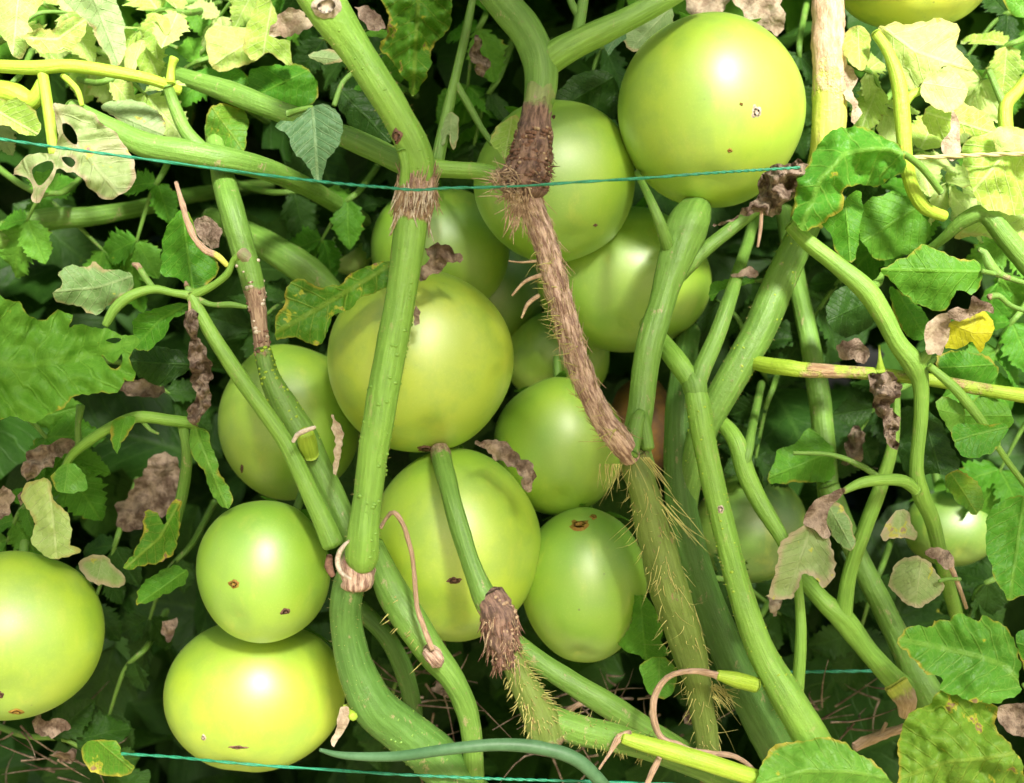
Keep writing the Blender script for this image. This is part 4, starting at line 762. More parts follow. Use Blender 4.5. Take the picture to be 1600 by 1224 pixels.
L('pale lobed leaf in shade above the broad insect bitten leaf', [(92, 425), (108, 412), (130, 416), (150, 409), (175, 424), (200, 430), (205, 450), (190, 470), (165, 478), (150, 492), (120, 478), (88, 465), (98, 445)], [(205, 432), (150, 450), (92, 455)], 3.6, 'leaf_pale', fold=1.2, wav=.6, serr=2)
L('heart shaped mid green leaf left of the scarred stem', [(250, 402), (255, 370), (268, 342), (284, 328), (300, 345), (312, 370), (335, 398), (348, 416), (338, 435), (320, 446), (295, 450), (275, 437), (250, 430)], [(285, 330), (292, 385), (300, 448)], 2.6, 'leaf', fold=1.5, wav=.5, serr=1.5)
L('small leaf lying between the thin tendrils and the broad left leaf', [(210, 500), (235, 485), (262, 478), (296, 474), (288, 490), (268, 500), (262, 522), (240, 540), (215, 546), (208, 525)], [(296, 474), (250, 500), (212, 540)], 2.2, 'leaf', fold=-1.5, wav=.5, serr=1.5, grid=5)
L('dark toothed leaf in shade right of the insect bitten leaf', [(205, 560), (225, 545), (255, 543), (290, 552), (306, 572), (284, 588), (258, 600), (232, 598), (212, 588)], [(300, 570), (208, 565)], 4, 'leaf_deep_shade', fold=1.5, wav=.4, serr=2)
L('blight spotted leaf lying over the left shoulder of the yellowish centre tomato', [(430, 532), (428, 505), (437, 480), (440, 458), (455, 440), (480, 434), (500, 447), (530, 448), (545, 432), (575, 420), (602, 408), (612, 414), (606, 442), (580, 460), (560, 466), (545, 482), (525, 493), (518, 520), (500, 541), (472, 535), (445, 528)], [(612, 412), (560, 445), (500, 480), (430, 520)], -.4, 'leaf_spot', fold=-.8, wav=.6, serr=1.5, curl=1.5, wscale=1.5)
L('yellowish drooping leaf above the tomato at the left edge', [(35, 765), (45, 751), (68, 747), (80, 760), (86, 785), (105, 802), (112, 832), (110, 852), (126, 860), (102, 873), (70, 867), (53, 850), (50, 810), (39, 790)], [(75, 752), (82, 800), (88, 865)], 1.2, 'leaf_lime_glare', fold=1.5, wav=.7, serr=1.5)
L('rounded green leaf lobe at the end of the arched stalk', [(80, 745), (95, 728), (113, 724), (132, 742), (136, 764), (122, 768), (108, 772), (90, 768)], [(106, 726), (100, 768)], 1.5, 'leaf_fresh', fold=1.5, wav=.4)
L('little pointed leaf hanging from the arched stalk', [(172, 665), (188, 650), (212, 652), (202, 675), (190, 692), (183, 709), (175, 692)], [(195, 655), (183, 706)], 2, 'leaf', fold=2, wav=.3, grid=5)
L('small curled leaf with a dry tip left of the lower tomato pair', [(192, 890), (205, 866), (222, 838), (228, 802), (245, 803), (256, 822), (264, 792), (281, 782), (284, 805), (277, 850), (264, 874), (238, 880), (215, 886)], [(280, 785), (250, 840), (195, 888)], 2.2, 'leaf_spot', fold=1.5, wav=.5, serr=2, grid=5)
L('narrow bright leaf drooping beside the leftmost cluster tomato', [(294, 675), (308, 668), (322, 674), (334, 700), (344, 738), (362, 765), (363, 790), (350, 797), (336, 782), (325, 760), (316, 730), (302, 708)], [(306, 670), (328, 730), (355, 795)], 1.8, 'leaf_fresh', fold=1.8, wav=.6, serr=1.5, grid=5)
L('dark curled leaf with a withered edge above the tomato at the left edge', [(122, 885), (140, 866), (162, 868), (176, 885), (196, 902), (190, 918), (165, 915), (145, 912), (132, 900)], [(160, 868), (150, 915)], 2.6, 'leaf_half', fold=1.5, wav=.5, grid=5)
L('toothed dark green leaf low at the left under the small curled one', [(214, 946), (222, 915), (245, 893), (280, 886), (296, 900), (275, 922), (245, 935)], [(290, 892), (216, 944)], 4, 'leaf', fold=2, wav=.3, serr=3, grid=5)
L('spotted green leaf at the bottom left above the lower twine', [(130, 1182), (140, 1162), (158, 1154), (180, 1160), (196, 1185), (210, 1200), (188, 1212), (160, 1213), (138, 1203)], [(150, 1156), (205, 1202)], 3.4, 'leaf_spot', fold=1, wav=.5)
L('dark hanging leaf under the tomato with the russet patch', [(985, 930), (1008, 934), (1028, 960), (1034, 1000), (1046, 1020), (1020, 1035), (998, 1028), (978, 1020), (965, 1004), (984, 985)], [(1000, 932), (1010, 1030)], 4.2, 'leaf', fold=1.5, wav=.5)
L('dark green ribbed leaf end beside the root haired stem', [(1002, 1035), (1030, 1025), (1056, 1040), (1056, 1068), (1042, 1092), (1018, 1085), (1003, 1062)], [(1030, 1028), (1030, 1090)], 3.4, 'leaf_fresh', fold=-1.5, wav=.4)
L('green leaf with clear side veins above the yellow leaf at the right', [(1376, 420), (1400, 405), (1425, 396), (1440, 383), (1485, 397), (1520, 408), (1535, 430), (1530, 452), (1518, 464), (1495, 456), (1475, 482), (1462, 487), (1440, 478), (1410, 455), (1385, 435)], [(1535, 424), (1460, 423), (1378, 421)], 1.2, 'leaf', [(1555, 428, 1.6, 4), (1535, 424, 1.2, 4)], fold=1., wav=.35, serr=2)
L('yellow half of a dying leaf at the right', [(1474, 545), (1479, 520), (1483, 503), (1510, 494), (1540, 487), (1551, 508), (1546, 533), (1532, 549), (1520, 534), (1500, 545)], [(1482, 505), (1520, 520), (1548, 520)], .6, 'leaf_yellow', fold=1., wav=.4, grid=5)
L('pinkish dried flap on the left of the yellow leaf', [(1445, 515), (1460, 498), (1480, 489), (1486, 502), (1480, 530), (1470, 556), (1462, 550), (1450, 554)], [(1480, 492), (1460, 552)], .5, 'dry_pale', wav=.6, grid=4)
L('curled grey brown rim on top of the yellow leaf', [(1480, 492), (1492, 480), (1512, 482), (1520, 462), (1530, 470), (1548, 476), (1552, 490), (1535, 486), (1510, 498), (1495, 502)], [(1480, 494), (1550, 482)], .2, 'dry', wav=.8, grid=4)
L('folded green leaf with a yellow rim under the yellow leaf', [(1462, 635), (1472, 621), (1492, 626), (1508, 645), (1505, 668), (1490, 676), (1478, 664)], [(1510, 650), (1464, 640)], .9, 'leaf_fresh', fold=1.4, wav=.4, grid=5)
L('broad folded leaf with fine veins and a browned left edge, right side', [(1485, 672), (1505, 660), (1530, 662), (1572, 666), (1568, 685), (1552, 706), (1530, 714), (1508, 717), (1493, 697)], [(1572, 668), (1520, 680), (1490, 690)], .3, 'leaf_fresh', fold=-1., wav=.4, grid=5, serr=1)
L('shaded leaf behind the slanting stalk at the right', [(1500, 650), (1530, 620), (1570, 632), (1585, 655), (1570, 672), (1530, 668)], [(1585, 650), (1505, 650)], 2.4, 'leaf', fold=1, wav=.4)
L('green leaf with a bleached tip below the folded ones at the right', [(1478, 750), (1492, 735), (1512, 738), (1530, 757), (1534, 788), (1520, 804), (1503, 793), (1488, 775)], [(1485, 738), (1525, 800)], 1.8, 'leaf_spot', fold=1.4, wav=.4, grid=5)
L('large rounded leaf with one brown spot at the right edge', [(1541, 822), (1550, 798), (1570, 782), (1600, 776), (1640, 790), (1640, 930), (1600, 930), (1574, 938), (1554, 910), (1543, 870)], [(1600, 778), (1590, 850), (1578, 936)], -.2, 'leaf_fresh', fold=1., wav=.5, serr=1)
L('round pale bleached leaf hanging between the stalks at the lower right', [(1389, 905), (1394, 886), (1410, 876), (1435, 872), (1456, 880), (1470, 905), (1472, 926), (1456, 943), (1430, 948), (1405, 936), (1391, 920)], [(1440, 873), (1430, 946)], .6, 'leaf_half', [(1500, 905, 1.6, 3), (1480, 905, 1, 3), (1468, 908, .6, 3)], fold=.8, curl=3, wav=.3, grid=5)
L('pale cup shaped leaf base with a bleached rim above the round pale leaf', [(1376, 836), (1382, 824), (1390, 812), (1400, 798), (1418, 798), (1424, 818), (1430, 832), (1428, 843), (1402, 840), (1380, 845)], [(1408, 798), (1404, 842)], 1.4, 'leaf_half', fold=-1.5, wav=.5, grid=5)
L('dark green leaf behind the upright blurred stem', [(1200, 752), (1213, 712), (1245, 690), (1262, 668), (1285, 682), (1302, 712), (1300, 745), (1270, 754), (1230, 756)], [(1300, 705), (1205, 745)], 6.5, 'leaf', fold=1.2, wav=.4)
# dried leaves
D = dict(name='dried_leaf', cat='dried leaf', grid=4, lob=.22)
L('brown withered leaf folded under the lower right of the largest tomato', [(1115, 353), (1140, 338), (1165, 325), (1185, 306), (1195, 275), (1215, 258), (1250, 253), (1260, 272), (1245, 300), (1225, 325), (1200, 340), (1170, 340), (1140, 350)], [(1255, 260), (1200, 310), (1120, 352)], .2, 'dry', [(1190, 330, .2, 3, 1), (1188, 360, .1, 3, 1), (1184, 386, .1, 2, 1)], 'tan_bark', wav=1.8, wscale=3, fold=1.5, **D)
L('long crumpled brown leaf hanging straight down left of the cluster', [(300, 490), (304, 510), (318, 528), (331, 570), (326, 600), (330, 628), (322, 655), (312, 672), (304, 664), (303, 635), (298, 610), (294, 580), (296, 545), (294, 510)], [(298, 490), (312, 580), (312, 670)], .6, 'dry', [(296, 470, 1, 2, 1), (297, 495, .7, 3, 1)], 'tan_bark', wav=1.5, wscale=3.6, fold=2, **D)
L('brown shrivelled leaf hanging from the yellowed branch at the right', [(1355, 585), (1385, 578), (1408, 590), (1410, 612), (1386, 638), (1402, 655), (1396, 675), (1398, 698), (1386, 692), (1372, 668), (1366, 640), (1356, 612)], [(1380, 580), (1385, 695)], .6, 'dry', wav=1.5, wscale=3.6, fold=2, **D)
L('dry brown shreds below the broad insect bitten leaf', [(35, 722), (55, 698), (85, 690), (110, 688), (113, 700), (88, 714), (62, 738), (46, 760), (38, 790), (28, 785), (38, 752)], [(112, 692), (50, 735), (32, 788)], 3, 'dry', wav=1., wscale=2, **D)
L('grey brown dead leaf in the shade at the left edge', [(-20, 775), (5, 762), (18, 772), (16, 800), (-20, 812)], [(15, 770), (-20, 800)], 3.6, 'dry', wav=.8, **D)
L('blurred brown dead leaf in the dark right of the yellowish drooping one', [(200, 765), (225, 722), (252, 712), (278, 722), (282, 770), (262, 800), (230, 810), (210, 830), (185, 812)], [(270, 720), (200, 815)], 9, 'dry', wav=1., **D)
L('twisted brown strip wedged between the centre tomato and the small one', [(744, 690), (775, 690), (808, 706), (836, 728), (830, 770), (820, 762), (819, 745), (792, 732), (765, 715)], [(746, 690), (830, 740)], .8, 'dry', wav=.7, wscale=2, **D)
L('grey shrivelled leaf on top of the yellowish centre tomato beside the stem', [(663, 388), (684, 381), (705, 390), (722, 400), (718, 410), (698, 408), (682, 425), (660, 434), (655, 422), (668, 410)], [(664, 400), (720, 404)], -.2, 'dry', wav=.8, wscale=2.4, **D)
L('pinkish dead spike hanging in front of the slanting stems', [(517, 646), (522, 648), (531, 662), (535, 690), (530, 720), (525, 742), (520, 730), (523, 690), (522, 664)], [(519, 646), (525, 740)], -.6, 'dry_pale', wav=.3, smooth=True, **D)
L('small brown scale beside the stem in front of the centre tomato', [(650, 478), (656, 488), (655, 505), (648, 508), (646, 490)], [(651, 480), (650, 506)], -.2, 'dry', wav=.2, **{**D, 'grid': 4})
L('withered cap leaf beside the cut scar at the top left', [(425, 52), (428, 35), (436, 20), (468, 14), (486, 32), (480, 48), (455, 52)], [(480, 40), (428, 45)], 1., 'dry_pale', wav=.7, **D)
L('crumpled dead leaf behind the upper left stem at the top', [(552, 8), (580, 14), (598, 34), (602, 46), (586, 50), (572, 40), (558, 25)], [(555, 12), (598, 46)], 2.5, 'dry', wav=.7, **D)
L('papery bleached leaf behind the top of the largest tomato', [(1060, -20), (1135, -20), (1130, 12), (1112, 30), (1085, 26), (1072, 8)], [(1120, -20), (1080, 25)], 6.5, 'dry_pale', wav=.9, **D)
L('bleached dead leaf shred between the largest tomato and the tan cane', [(1150, -20), (1222, -20), (1222, 30), (1214, 56), (1204, 42), (1190, 34), (1168, 36), (1156, 18)], [(1190, -20), (1210, 52)], 5.8, 'dry_pale', wav=.9, **D)
L('sunlit dry husk hanging right of the tan cane', [(1318, 105), (1335, 108), (1340, 128), (1332, 142), (1342, 165), (1340, 192), (1330, 190), (1326, 160), (1318, 135)], [(1325, 108), (1336, 190)], 3.4, 'dry_pale', wav=.5, **D)
L('brown crumpled leaf on the stalk above the blotched bottom leaves', [(1446, 862), (1460, 852), (1486, 864), (1494, 882), (1480, 888), (1456, 876)], [(1448, 860), (1492, 884)], 1.4, 'dry', [(1482, 878, 1.4, 5, 1), (1496, 910, 1.8, 4, 1), (1510, 950, 2.4, 3, 1)], 'tan_bark', wav=.6, **D)
L('brown shred on the ground litter at the lower left', [(52, 1112), (66, 1110), (72, 1125), (95, 1128), (108, 1138), (92, 1150), (70, 1152), (55, 1138)], [(55, 1115), (106, 1140)], 4, 'dry', wav=.9, **D)
L('small dead leaf behind the yellowed branch', [(1308, 540), (1330, 530), (1355, 540), (1358, 562), (1338, 568), (1318, 560)], [(1310, 545), (1355, 560)], 4.4, 'dry', wav=.8, **D)
L('brown dead leaf lobe in the shade left of the scarred stem', [(305, 345), (325, 340), (345, 352), (346, 375), (330, 388), (312, 378)], [(325, 342), (330, 386)], 2.8, 'dry', wav=.8, **D)
L('brown blurred leaf in the dark gap below the broad insect bitten leaf', [(178, 600), (210, 592), (250, 600), (248, 622), (205, 618)], [(180, 605), (248, 615)], 6, 'dry', wav=.8, **D)
# sunlit leaves, top left
L('torn leaf with holes and a bleached lower half hanging over the twine at the left', [(85, 155), (112, 162), (150, 182), (188, 210), (205, 242), (210, 272), (202, 298), (180, 306), (160, 308), (142, 292), (122, 264), (104, 262), (88, 264), (74, 290), (62, 316), (48, 310), (50, 288), (34, 278), (15, 277), (28, 252), (56, 240), (82, 238), (84, 200), (76, 168)], [(84, 158), (110, 215), (150, 260), (185, 302)], .3, 'leaf_half', fold=.8, wav=.7, serr=1, holes=[[(98, 193), (110, 196), (120, 212), (120, 226), (110, 222), (99, 208)], [(50, 266), (66, 254), (80, 252), (84, 262), (74, 280), (60, 290)], [(96, 246), (110, 246), (118, 254), (112, 262), (102, 256)]], grid=5)
L('pale leaf under the yellow branch at the left edge', [(-20, 158), (10, 155), (30, 154), (50, 172), (62, 194), (56, 213), (30, 208), (10, 196), (-20, 190)], [(-20, 165), (58, 210)], 1.4, 'leaf_lime_glare', fold=-1.2, wav=.4)
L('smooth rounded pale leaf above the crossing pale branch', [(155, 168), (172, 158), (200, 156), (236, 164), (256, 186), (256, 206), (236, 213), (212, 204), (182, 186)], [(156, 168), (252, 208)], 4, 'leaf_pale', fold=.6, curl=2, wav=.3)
L('small club shaped sunlit leaf above the yellow branch', [(196, 112), (196, 84), (208, 66), (222, 62), (227, 74), (216, 90), (212, 112)], [(205, 112), (222, 66)], 3, 'leaf_lime_glare', fold=1, wav=.2, grid=5)
L('white glaring curled leaf at the top left above the yellow branch', [(36, 56), (60, 45), (92, 41), (115, 25), (134, 30), (130, 55), (115, 76), (85, 83), (60, 80), (42, 70)], [(36, 60), (90, 62), (132, 32)], 2, 'leaf_lime_glare', fold=-1.5, wav=.6)
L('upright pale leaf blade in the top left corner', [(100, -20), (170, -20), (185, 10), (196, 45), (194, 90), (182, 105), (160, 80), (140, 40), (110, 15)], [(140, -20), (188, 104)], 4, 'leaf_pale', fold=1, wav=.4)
L('sunlit leaf at the top left corner touching the left edge', [(-20, -20), (60, -20), (66, 10), (45, 30), (52, 55), (30, 90), (8, 60), (-20, 40)], [(30, -20), (20, 85)], 3, 'leaf_lime_glare', fold=1.2, wav=.6, serr=2)
L('small bright leaf hanging in the top left shade pocket', [(240, 20), (262, 30), (266, 48), (258, 54), (248, 40)], [(242, 22), (260, 52)], 5, 'leaf_lime_glare', fold=1, wav=.2, grid=5)
L('wide sunlit leaf glaring white left of the upper left stem', [(322, 56), (340, 44), (372, 40), (405, 48), (412, 72), (396, 96), (362, 108), (338, 108), (326, 90)], [(410, 50), (330, 104)], 5.5, 'leaf_lime_glare', fold=.8, wav=.6)
L('yellow sunlit leaf touching the withered cap leaf', [(392, 20), (415, -10), (432, 30), (428, 56), (452, 66), (458, 100), (440, 96), (420, 84), (396, 96), (380, 70)], [(425, 0), (410, 92)], 4, 'leaf_lime_glare', fold=1.3, wav=.6, serr=1.5)
L('broad dark leaf left of the upper left stem', [(390, 112), (430, 100), (462, 98), (494, 128), (492, 155), (462, 168), (420, 164), (396, 150)], [(480, 110), (400, 150)], 6, 'leaf', fold=1, wav=.5)
L('broad leaf with blurred rim above the pale crossing branch', [(296, 122), (320, 108), (352, 104), (386, 118), (402, 148), (380, 162), (340, 152), (308, 142)], [(300, 120), (400, 158)], 6.4, 'leaf', fold=1.2, wav=.5)
L('glossy green leaf with yellow flecks behind the crossing branch', [(318, 190), (328, 166), (355, 163), (385, 175), (386, 210), (378, 236), (350, 236), (328, 220)], [(330, 166), (380, 235)], 4.8, 'leaf_spot', fold=1.2, wav=.5)
L('thin grey green leaf left of the upper stem under the withered cap', [(482, 86), (508, 78), (530, 82), (540, 94), (512, 100), (492, 94)], [(482, 88), (538, 94)], 3.2, 'leaf_pale', [(556, 110, 4, 4), (535, 130, 3.6, 4), (522, 165, 3.4, 4)], fold=1.5, wav=.3, grid=5)
L('dark leaf between the upper left stem and the crossing branch', [(522, 148), (548, 140), (578, 148), (602, 178), (616, 218), (598, 226), (566, 214), (542, 192)], [(535, 145), (610, 222)], 5.5, 'leaf_deep_shade', fold=1.2, wav=.4)
L('ruffled vivid green leaf at the top between stem and fork', [(598, -20), (700, -20), (706, 20), (692, 55), (668, 78), (672, 110), (646, 152), (630, 132), (612, 100), (590, 72), (606, 40)], [(655, -20), (650, 60), (645, 148)], 3.2, 'leaf_spot', fold=1.5, wav=1.1, serr=3, wscale=2, grid=6)
L('small yellow green leaf tip just left of the fibrous knot', [(768, 216), (784, 192), (806, 180), (818, 206), (802, 246), (788, 250), (776, 236)], [(800, 184), (788, 248)], 2.2, 'leaf_lime_glare', fold=1.2, wav=.3, grid=5, serr=1.5)
L('pale hanging leaf scrap right of the thin upright shoot', [(686, 222), (700, 178), (716, 184), (716, 210), (708, 236), (700, 210), (692, 228)], [(704, 180), (704, 234)], 3, 'leaf_pale', fold=1.2, wav=.3, grid=5)
L('grey green leaf hanging behind the right arm of the fork', [(972, 42), (1000, 24), (1045, 12), (1052, 36), (1034, 64), (1016, 80), (990, 80), (976, 62)], [(1046, 14), (985, 78)], 4.4, 'leaf_pale', fold=1.2, wav=.4, serr=1.5)
L('pointed pale leaf tip below the right arm of the fork', [(935, 62), (968, 44), (978, 60), (966, 72), (950, 88), (945, 74)], [(970, 48), (946, 86)], 3.4, 'leaf_blue', fold=1.5, wav=.2, grid=5)
L('large dark leaf in the shade between fork and largest tomato', [(868, 150), (900, 118), (940, 112), (968, 140), (966, 175), (945, 190), (910, 176), (880, 162)], [(960, 120), (880, 165)], 6, 'leaf_deep_shade', fold=1.2, wav=.4)
# sunlit leaves, top right
L('sunlit yellow leaf with a tan dry tip under the sunlit tomato', [(1372, 42), (1430, 34), (1494, 38), (1500, 72), (1519, 104), (1508, 113), (1484, 106), (1456, 113), (1432, 140), (1424, 160), (1412, 142), (1400, 92)], [(1380, 44), (1430, 80), (1512, 108)], 2.6, 'leaf_lime_glare', fold=1., wav=.5)
L('small sunlit leaf beside the tan cane', [(1320, 52), (1345, 42), (1362, 58), (1358, 90), (1346, 110), (1332, 104), (1320, 86)], [(1340, 44), (1344, 108)], 3.2, 'leaf_lime_glare', fold=1.5, wav=.5, grid=5)
L('round glaring yellow leaf right of the sunlit stalk', [(1440, 150), (1444, 126), (1462, 113), (1492, 112), (1510, 126), (1508, 156), (1482, 173), (1456, 166)], [(1444, 130), (1508, 140)], 1.8, 'leaf_lime_glare', fold=.5, curl=-3, wav=.3)
L('yellow green toothed leaf below the round glaring one', [(1440, 190), (1450, 166), (1500, 158), (1538, 178), (1556, 210), (1532, 216), (1504, 212), (1480, 222), (1456, 212)], [(1446, 176), (1552, 208)], 2.6, 'leaf_lime_glare', fold=1., wav=.5, serr=2)
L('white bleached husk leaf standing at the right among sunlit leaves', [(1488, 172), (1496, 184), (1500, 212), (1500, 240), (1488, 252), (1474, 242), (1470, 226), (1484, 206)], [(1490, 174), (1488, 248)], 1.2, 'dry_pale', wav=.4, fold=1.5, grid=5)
L('large curled sunlit leaf at the right edge, pale on top and green below', [(1500, 236), (1520, 214), (1555, 204), (1600, 204), (1640, 210), (1640, 330), (1600, 330), (1562, 326), (1536, 320), (1516, 300), (1506, 268)], [(1640, 225), (1570, 240), (1520, 300)], 1.6, 'leaf_lime_glare', fold=1.4, wav=.7, serr=1.5)
L('pale flaring sepal like leaf at the right edge above the curled sunlit one', [(1552, 210), (1560, 200), (1590, 200), (1640, 205), (1640, 238), (1590, 236), (1560, 236)], [(1600, 200), (1600, 236)], 1, 'leaf_lime_glare', fold=1., wav=.3, grid=5)
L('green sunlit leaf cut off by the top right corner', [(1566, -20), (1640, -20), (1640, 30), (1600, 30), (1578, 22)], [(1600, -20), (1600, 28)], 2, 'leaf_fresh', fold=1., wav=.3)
L('yellowish mottled leaf behind the stalk at the right edge', [(1492, 372), (1512, 345), (1545, 330), (1600, 332), (1640, 340), (1640, 420), (1590, 410), (1566, 385), (1530, 372)], [(1500, 362), (1630, 390)], 4.2, 'leaf_lime_glare', fold=1., wav=.5)
L('blurred olive leaf below the hooded leaf', [(1338, 335), (1370, 310), (1410, 302), (1448, 345), (1436, 388), (1400, 402), (1365, 400), (1345, 380)], [(1440, 320), (1345, 380)], 5, 'leaf', fold=1, wav=.5)
L('shaded leaf with a curled light rim behind the zigzag stem', [(1298, 465), (1320, 448), (1348, 456), (1372, 482), (1360, 515), (1322, 528), (1294, 506)], [(1360, 470), (1296, 500)], 5, 'leaf_deep_shade', fold=1.2, wav=.6)
L('glossy dark leaf between the zigzag stem and the yellow leaf', [(1392, 450), (1420, 462), (1446, 488), (1456, 520), (1438, 534), (1412, 520), (1396, 490)], [(1400, 452), (1448, 530)], 3.6, 'leaf', fold=1.4, wav=.5)
L('large shaded leaf below the yellow leaf at the right', [(1462, 560), (1500, 548), (1548, 560), (1560, 590), (1530, 606), (1488, 596)], [(1555, 570), (1465, 575)], 4, 'leaf', fold=1.2, wav=.5)
L('dark leaf with veins between the two stalks at the right', [(1398, 640), (1430, 636), (1462, 650), (1500, 720), (1490, 745), (1462, 740), (1420, 745), (1398, 700)], [(1440, 640), (1470, 740)], 5, 'leaf_deep_shade', fold=1.2, wav=.5, serr=2)
L('narrow dark leaf crossing behind the fork of the bright stem', [(1108, 448), (1128, 438), (1158, 436), (1180, 440), (1150, 448), (1125, 456), (1110, 470)], [(1178, 440), (1110, 462)], 5, 'leaf', [(1180, 440, 5, 3), (1200, 436, 5, 3)], fold=1.5, wav=.4, grid=5)
L('tiny dry leaf above the fork of the bright stem', [(1142, 430), (1160, 424), (1170, 414), (1184, 424), (1180, 434), (1160, 434)], [(1144, 430), (1184, 428)], 4, 'dry', wav=.4, **{**D, 'grid': 4})

# ------------------------------------------------------------------ leaf sprays filling the middle distance
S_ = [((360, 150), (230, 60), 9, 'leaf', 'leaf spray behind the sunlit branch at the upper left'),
 ((40, -10), (150, 90), 8, 'leaf_lime_glare', 'glaring yellow spray at the very top left'),
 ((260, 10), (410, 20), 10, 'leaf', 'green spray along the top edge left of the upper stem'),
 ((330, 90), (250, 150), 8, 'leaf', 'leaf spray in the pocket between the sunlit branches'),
 ((600, 120), (500, 60), 9, 'leaf_deep_shade', 'dim spray just left of the upper left stem'),
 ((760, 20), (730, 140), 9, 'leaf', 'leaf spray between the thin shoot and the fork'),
 ((780, 120), (740, 230), 10, 'leaf_deep_shade', 'dark spray above the twine left of the knot'),
 ((960, 40), (920, 190), 11, 'leaf_deep_shade', 'dark spray under the right arm of the fork'),
 ((1250, 60), (1225, 190), 9, 'leaf_deep_shade', 'dark spray between the largest tomato and the tan cane'),
 ((1600, 10), (1510, 90), 9, 'leaf_deep_shade', 'dark spray right of the sunlit tomato at the top'),
 ((1390, 150), (1360, 230), 8, 'leaf_deep_shade', 'dim spray between the cane and the sunlit stalk'),
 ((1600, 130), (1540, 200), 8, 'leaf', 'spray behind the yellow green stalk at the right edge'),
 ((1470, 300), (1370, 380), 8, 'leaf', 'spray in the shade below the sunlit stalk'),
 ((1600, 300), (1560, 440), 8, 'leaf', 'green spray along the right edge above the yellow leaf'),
 ((1330, 420), (1250, 530), 9, 'leaf_deep_shade', 'dark spray left of the zigzag stem'),
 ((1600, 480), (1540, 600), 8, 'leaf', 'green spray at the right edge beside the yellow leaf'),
 ((1420, 600), (1340, 680), 8, 'leaf_deep_shade', 'dark spray below the yellowed branch'),
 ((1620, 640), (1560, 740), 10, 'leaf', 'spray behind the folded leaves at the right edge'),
 ((1210, 600), (1180, 720), 9, 'leaf_deep_shade', 'dim spray right of the thick dark stem'),
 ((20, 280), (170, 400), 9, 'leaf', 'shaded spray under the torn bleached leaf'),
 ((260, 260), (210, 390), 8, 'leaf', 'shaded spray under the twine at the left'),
 ((420, 300), (560, 340), 11, 'leaf_deep_shade', 'dark spray just under the twine left of the joint'),
 ((470, 470), (390, 520), 9, 'leaf_deep_shade', 'dark spray behind the scarred stem'),
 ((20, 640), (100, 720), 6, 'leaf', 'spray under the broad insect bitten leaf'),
 ((150, 560), (270, 620), 8, 'leaf_deep_shade', 'dark spray behind the arched stalk at the left'),
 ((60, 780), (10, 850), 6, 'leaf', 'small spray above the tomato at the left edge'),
 ((190, 820), (140, 960), 8, 'leaf_deep_shade', 'dark spray right of the tomato at the left edge'),
 ((300, 850), (230, 980), 9, 'leaf_deep_shade', 'dark spray left of the lower tomato pair'),
 ((230, 1010), (170, 1120), 9, 'leaf_deep_shade', 'dim spray between the left edge tomato and the wide one'),
 ((40, 1150), (170, 1200), 6, 'leaf_deep_shade', 'dim spray at the bottom left corner'),
 ((1100, 900), (1220, 960), 11, 'leaf_deep_shade', 'dark spray below the dim background tomato'),
 ((1560, 900), (1510, 980), 8, 'leaf_deep_shade', 'dark spray behind the large rounded right leaf'),
 ((1380, 880), (1340, 1000), 11, 'leaf_deep_shade', 'dark spray behind the round pale leaf'),
 ((1180, 560), (1120, 470), 10, 'leaf_deep_shade', 'dim spray behind the bright Y fork'),
 ((640, 1020), (600, 1130), 12, 'leaf_deep_shade', 'dark spray behind the bottom of the left main stem')]
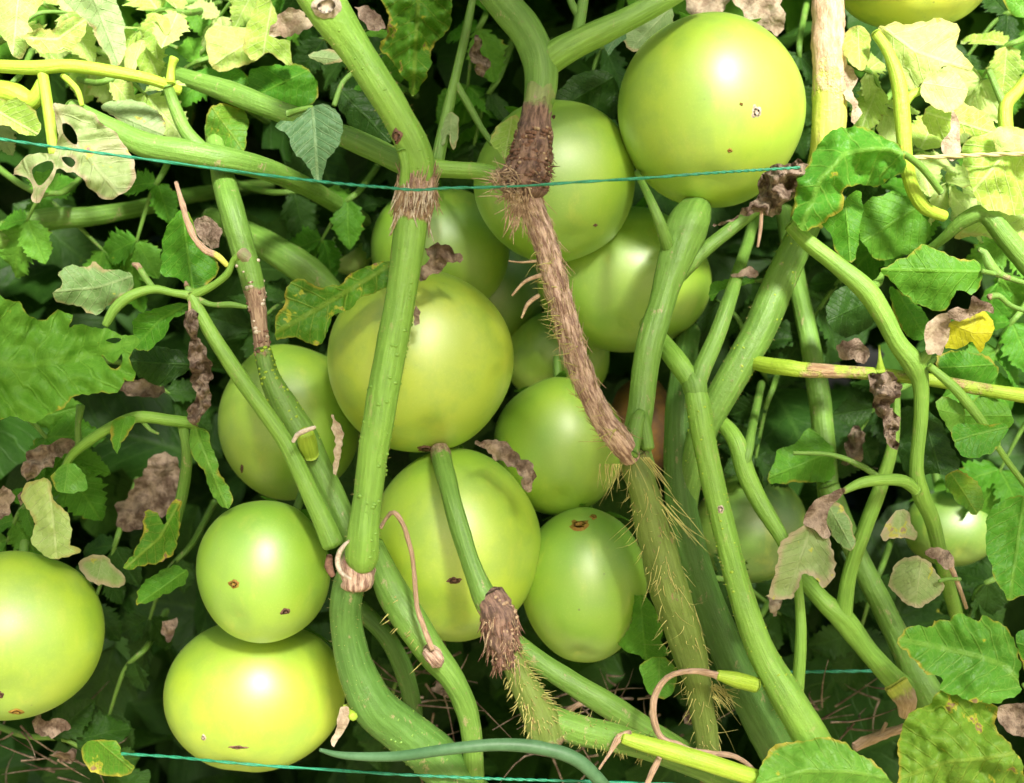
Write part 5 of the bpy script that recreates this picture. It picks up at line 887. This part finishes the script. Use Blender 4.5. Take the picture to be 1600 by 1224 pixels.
S_ += [((10, 60), (110, 20), 4.5, 'leaf_lime_glare', 'glaring spray touching the top left corner leaf'),
 ((150, 130), (230, 150), 4, 'leaf_lime_glare', 'low sunlit spray just under the yellow branch at the top left'),
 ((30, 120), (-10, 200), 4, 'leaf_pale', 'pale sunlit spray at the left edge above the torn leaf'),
 ((300, 20), (215, 50), 5.5, 'leaf_lime_glare', 'sunlit spray over the shade pocket at the top left'),
 ((420, -20), (340, 30), 7, 'leaf_lime_glare', 'sunlit spray at the top edge above the wide glaring leaf'),
 ((1330, 100), (1385, 170), 4.5, 'leaf_lime_glare', 'sunlit spray between the tan cane and the curving stalk'),
 ((1600, 60), (1530, 130), 6, 'leaf_lime_glare', 'sunlit spray near the top right corner'),
 ((1420, 230), (1480, 290), 4, 'leaf_lime_glare', 'sunlit spray under the straw coloured twine'),
 ((1620, 330), (1560, 300), 5, 'leaf_lime_glare', 'sunlit spray at the right edge behind the large curled leaf'),
 ((100, 300), (40, 350), 6, 'leaf', 'green spray hanging below the torn leaf at the left'),
 ((640, 40), (590, 130), 6, 'leaf', 'green spray behind the ruffled vivid leaf'),
 ((1190, 960), (1130, 1060), 9, 'leaf_deep_shade', 'dark spray low behind the bright forked stem'),
 ((560, 300), (500, 380), 9, 'leaf', 'green spray in the gap left of the pale joint')]
for b, t, d, m_, lb in S_:
    spray(b, t, d, d + 1.5, random.uniform(72, 104), m_, lb, n=random.choice((2, 3)))

# ------------------------------------------------------------------ dead twigs low down in the gaps
e = thing('twig_litter', P(1000, 1200, 12), 'tangle of thin dead twigs in the dark gaps along the bottom', 'twigs')
tw = []
for _ in range(110):
    px, py, d = random.choice(((random.gauss(950, 60), random.gauss(1120, 40)), (random.gauss(660, 40), random.gauss(1080, 50)), (random.gauss(1280, 60), random.gauss(1120, 40)), (random.gauss(60, 50), random.gauss(1180, 30)))) + (random.uniform(5.5, 13),)
    tw.append((P(px, py, d), Vector((random.gauss(0, 1), random.gauss(0, .3), random.gauss(0, .5))), random.uniform(.01, .035), .5))
spikes('twigs', tw, 'dry', e, .0007)

# ------------------------------------------------------------------ withered scraps caught in the foliage
for lb, cx, cy, d, sx, sy, mt in (('grey brown scrap caught under the broad insect bitten leaf', 228, 610, 6.5, 26, 12, 'dry'),
        ('curled dead scrap in the dark left of the lower tomato pair', 262, 985, 7, 16, 22, 'dry'),
        ('crumpled dead leaf hanging behind the thin upright shoot at the top', 748, 92, 4.5, 14, 32, 'dry'),
        ('dead scrap in the dark gap right of the arching dull stem', 700, 1075, 7.5, 24, 16, 'dry'),
        ('brown scrap behind the tan tendril at the lower right', 1085, 1120, 6, 22, 14, 'dry'),
        ('bleached scrap beside the withered leaf on the curved stalk', 1208, 940, 5.5, 14, 24, 'dry_pale'),
        ('thin dead scrap hanging at the lower left under the spotted leaf', 105, 1180, 5, 22, 10, 'dry'),
        ('dead brown leaf in the shade right of the forked stem top', 1335, 700, 8, 20, 26, 'dry')):
    L(lb, [(cx + sx * math.cos(a) * random.uniform(.6, 1.25), cy + sy * math.sin(a) * random.uniform(.6, 1.25)) for a in [i * .785 for i in range(8)]], [(cx - sx, cy), (cx + sx, cy)], d, mt, wav=1.3, wscale=3, fold=1, **{**D, 'lob': .3})
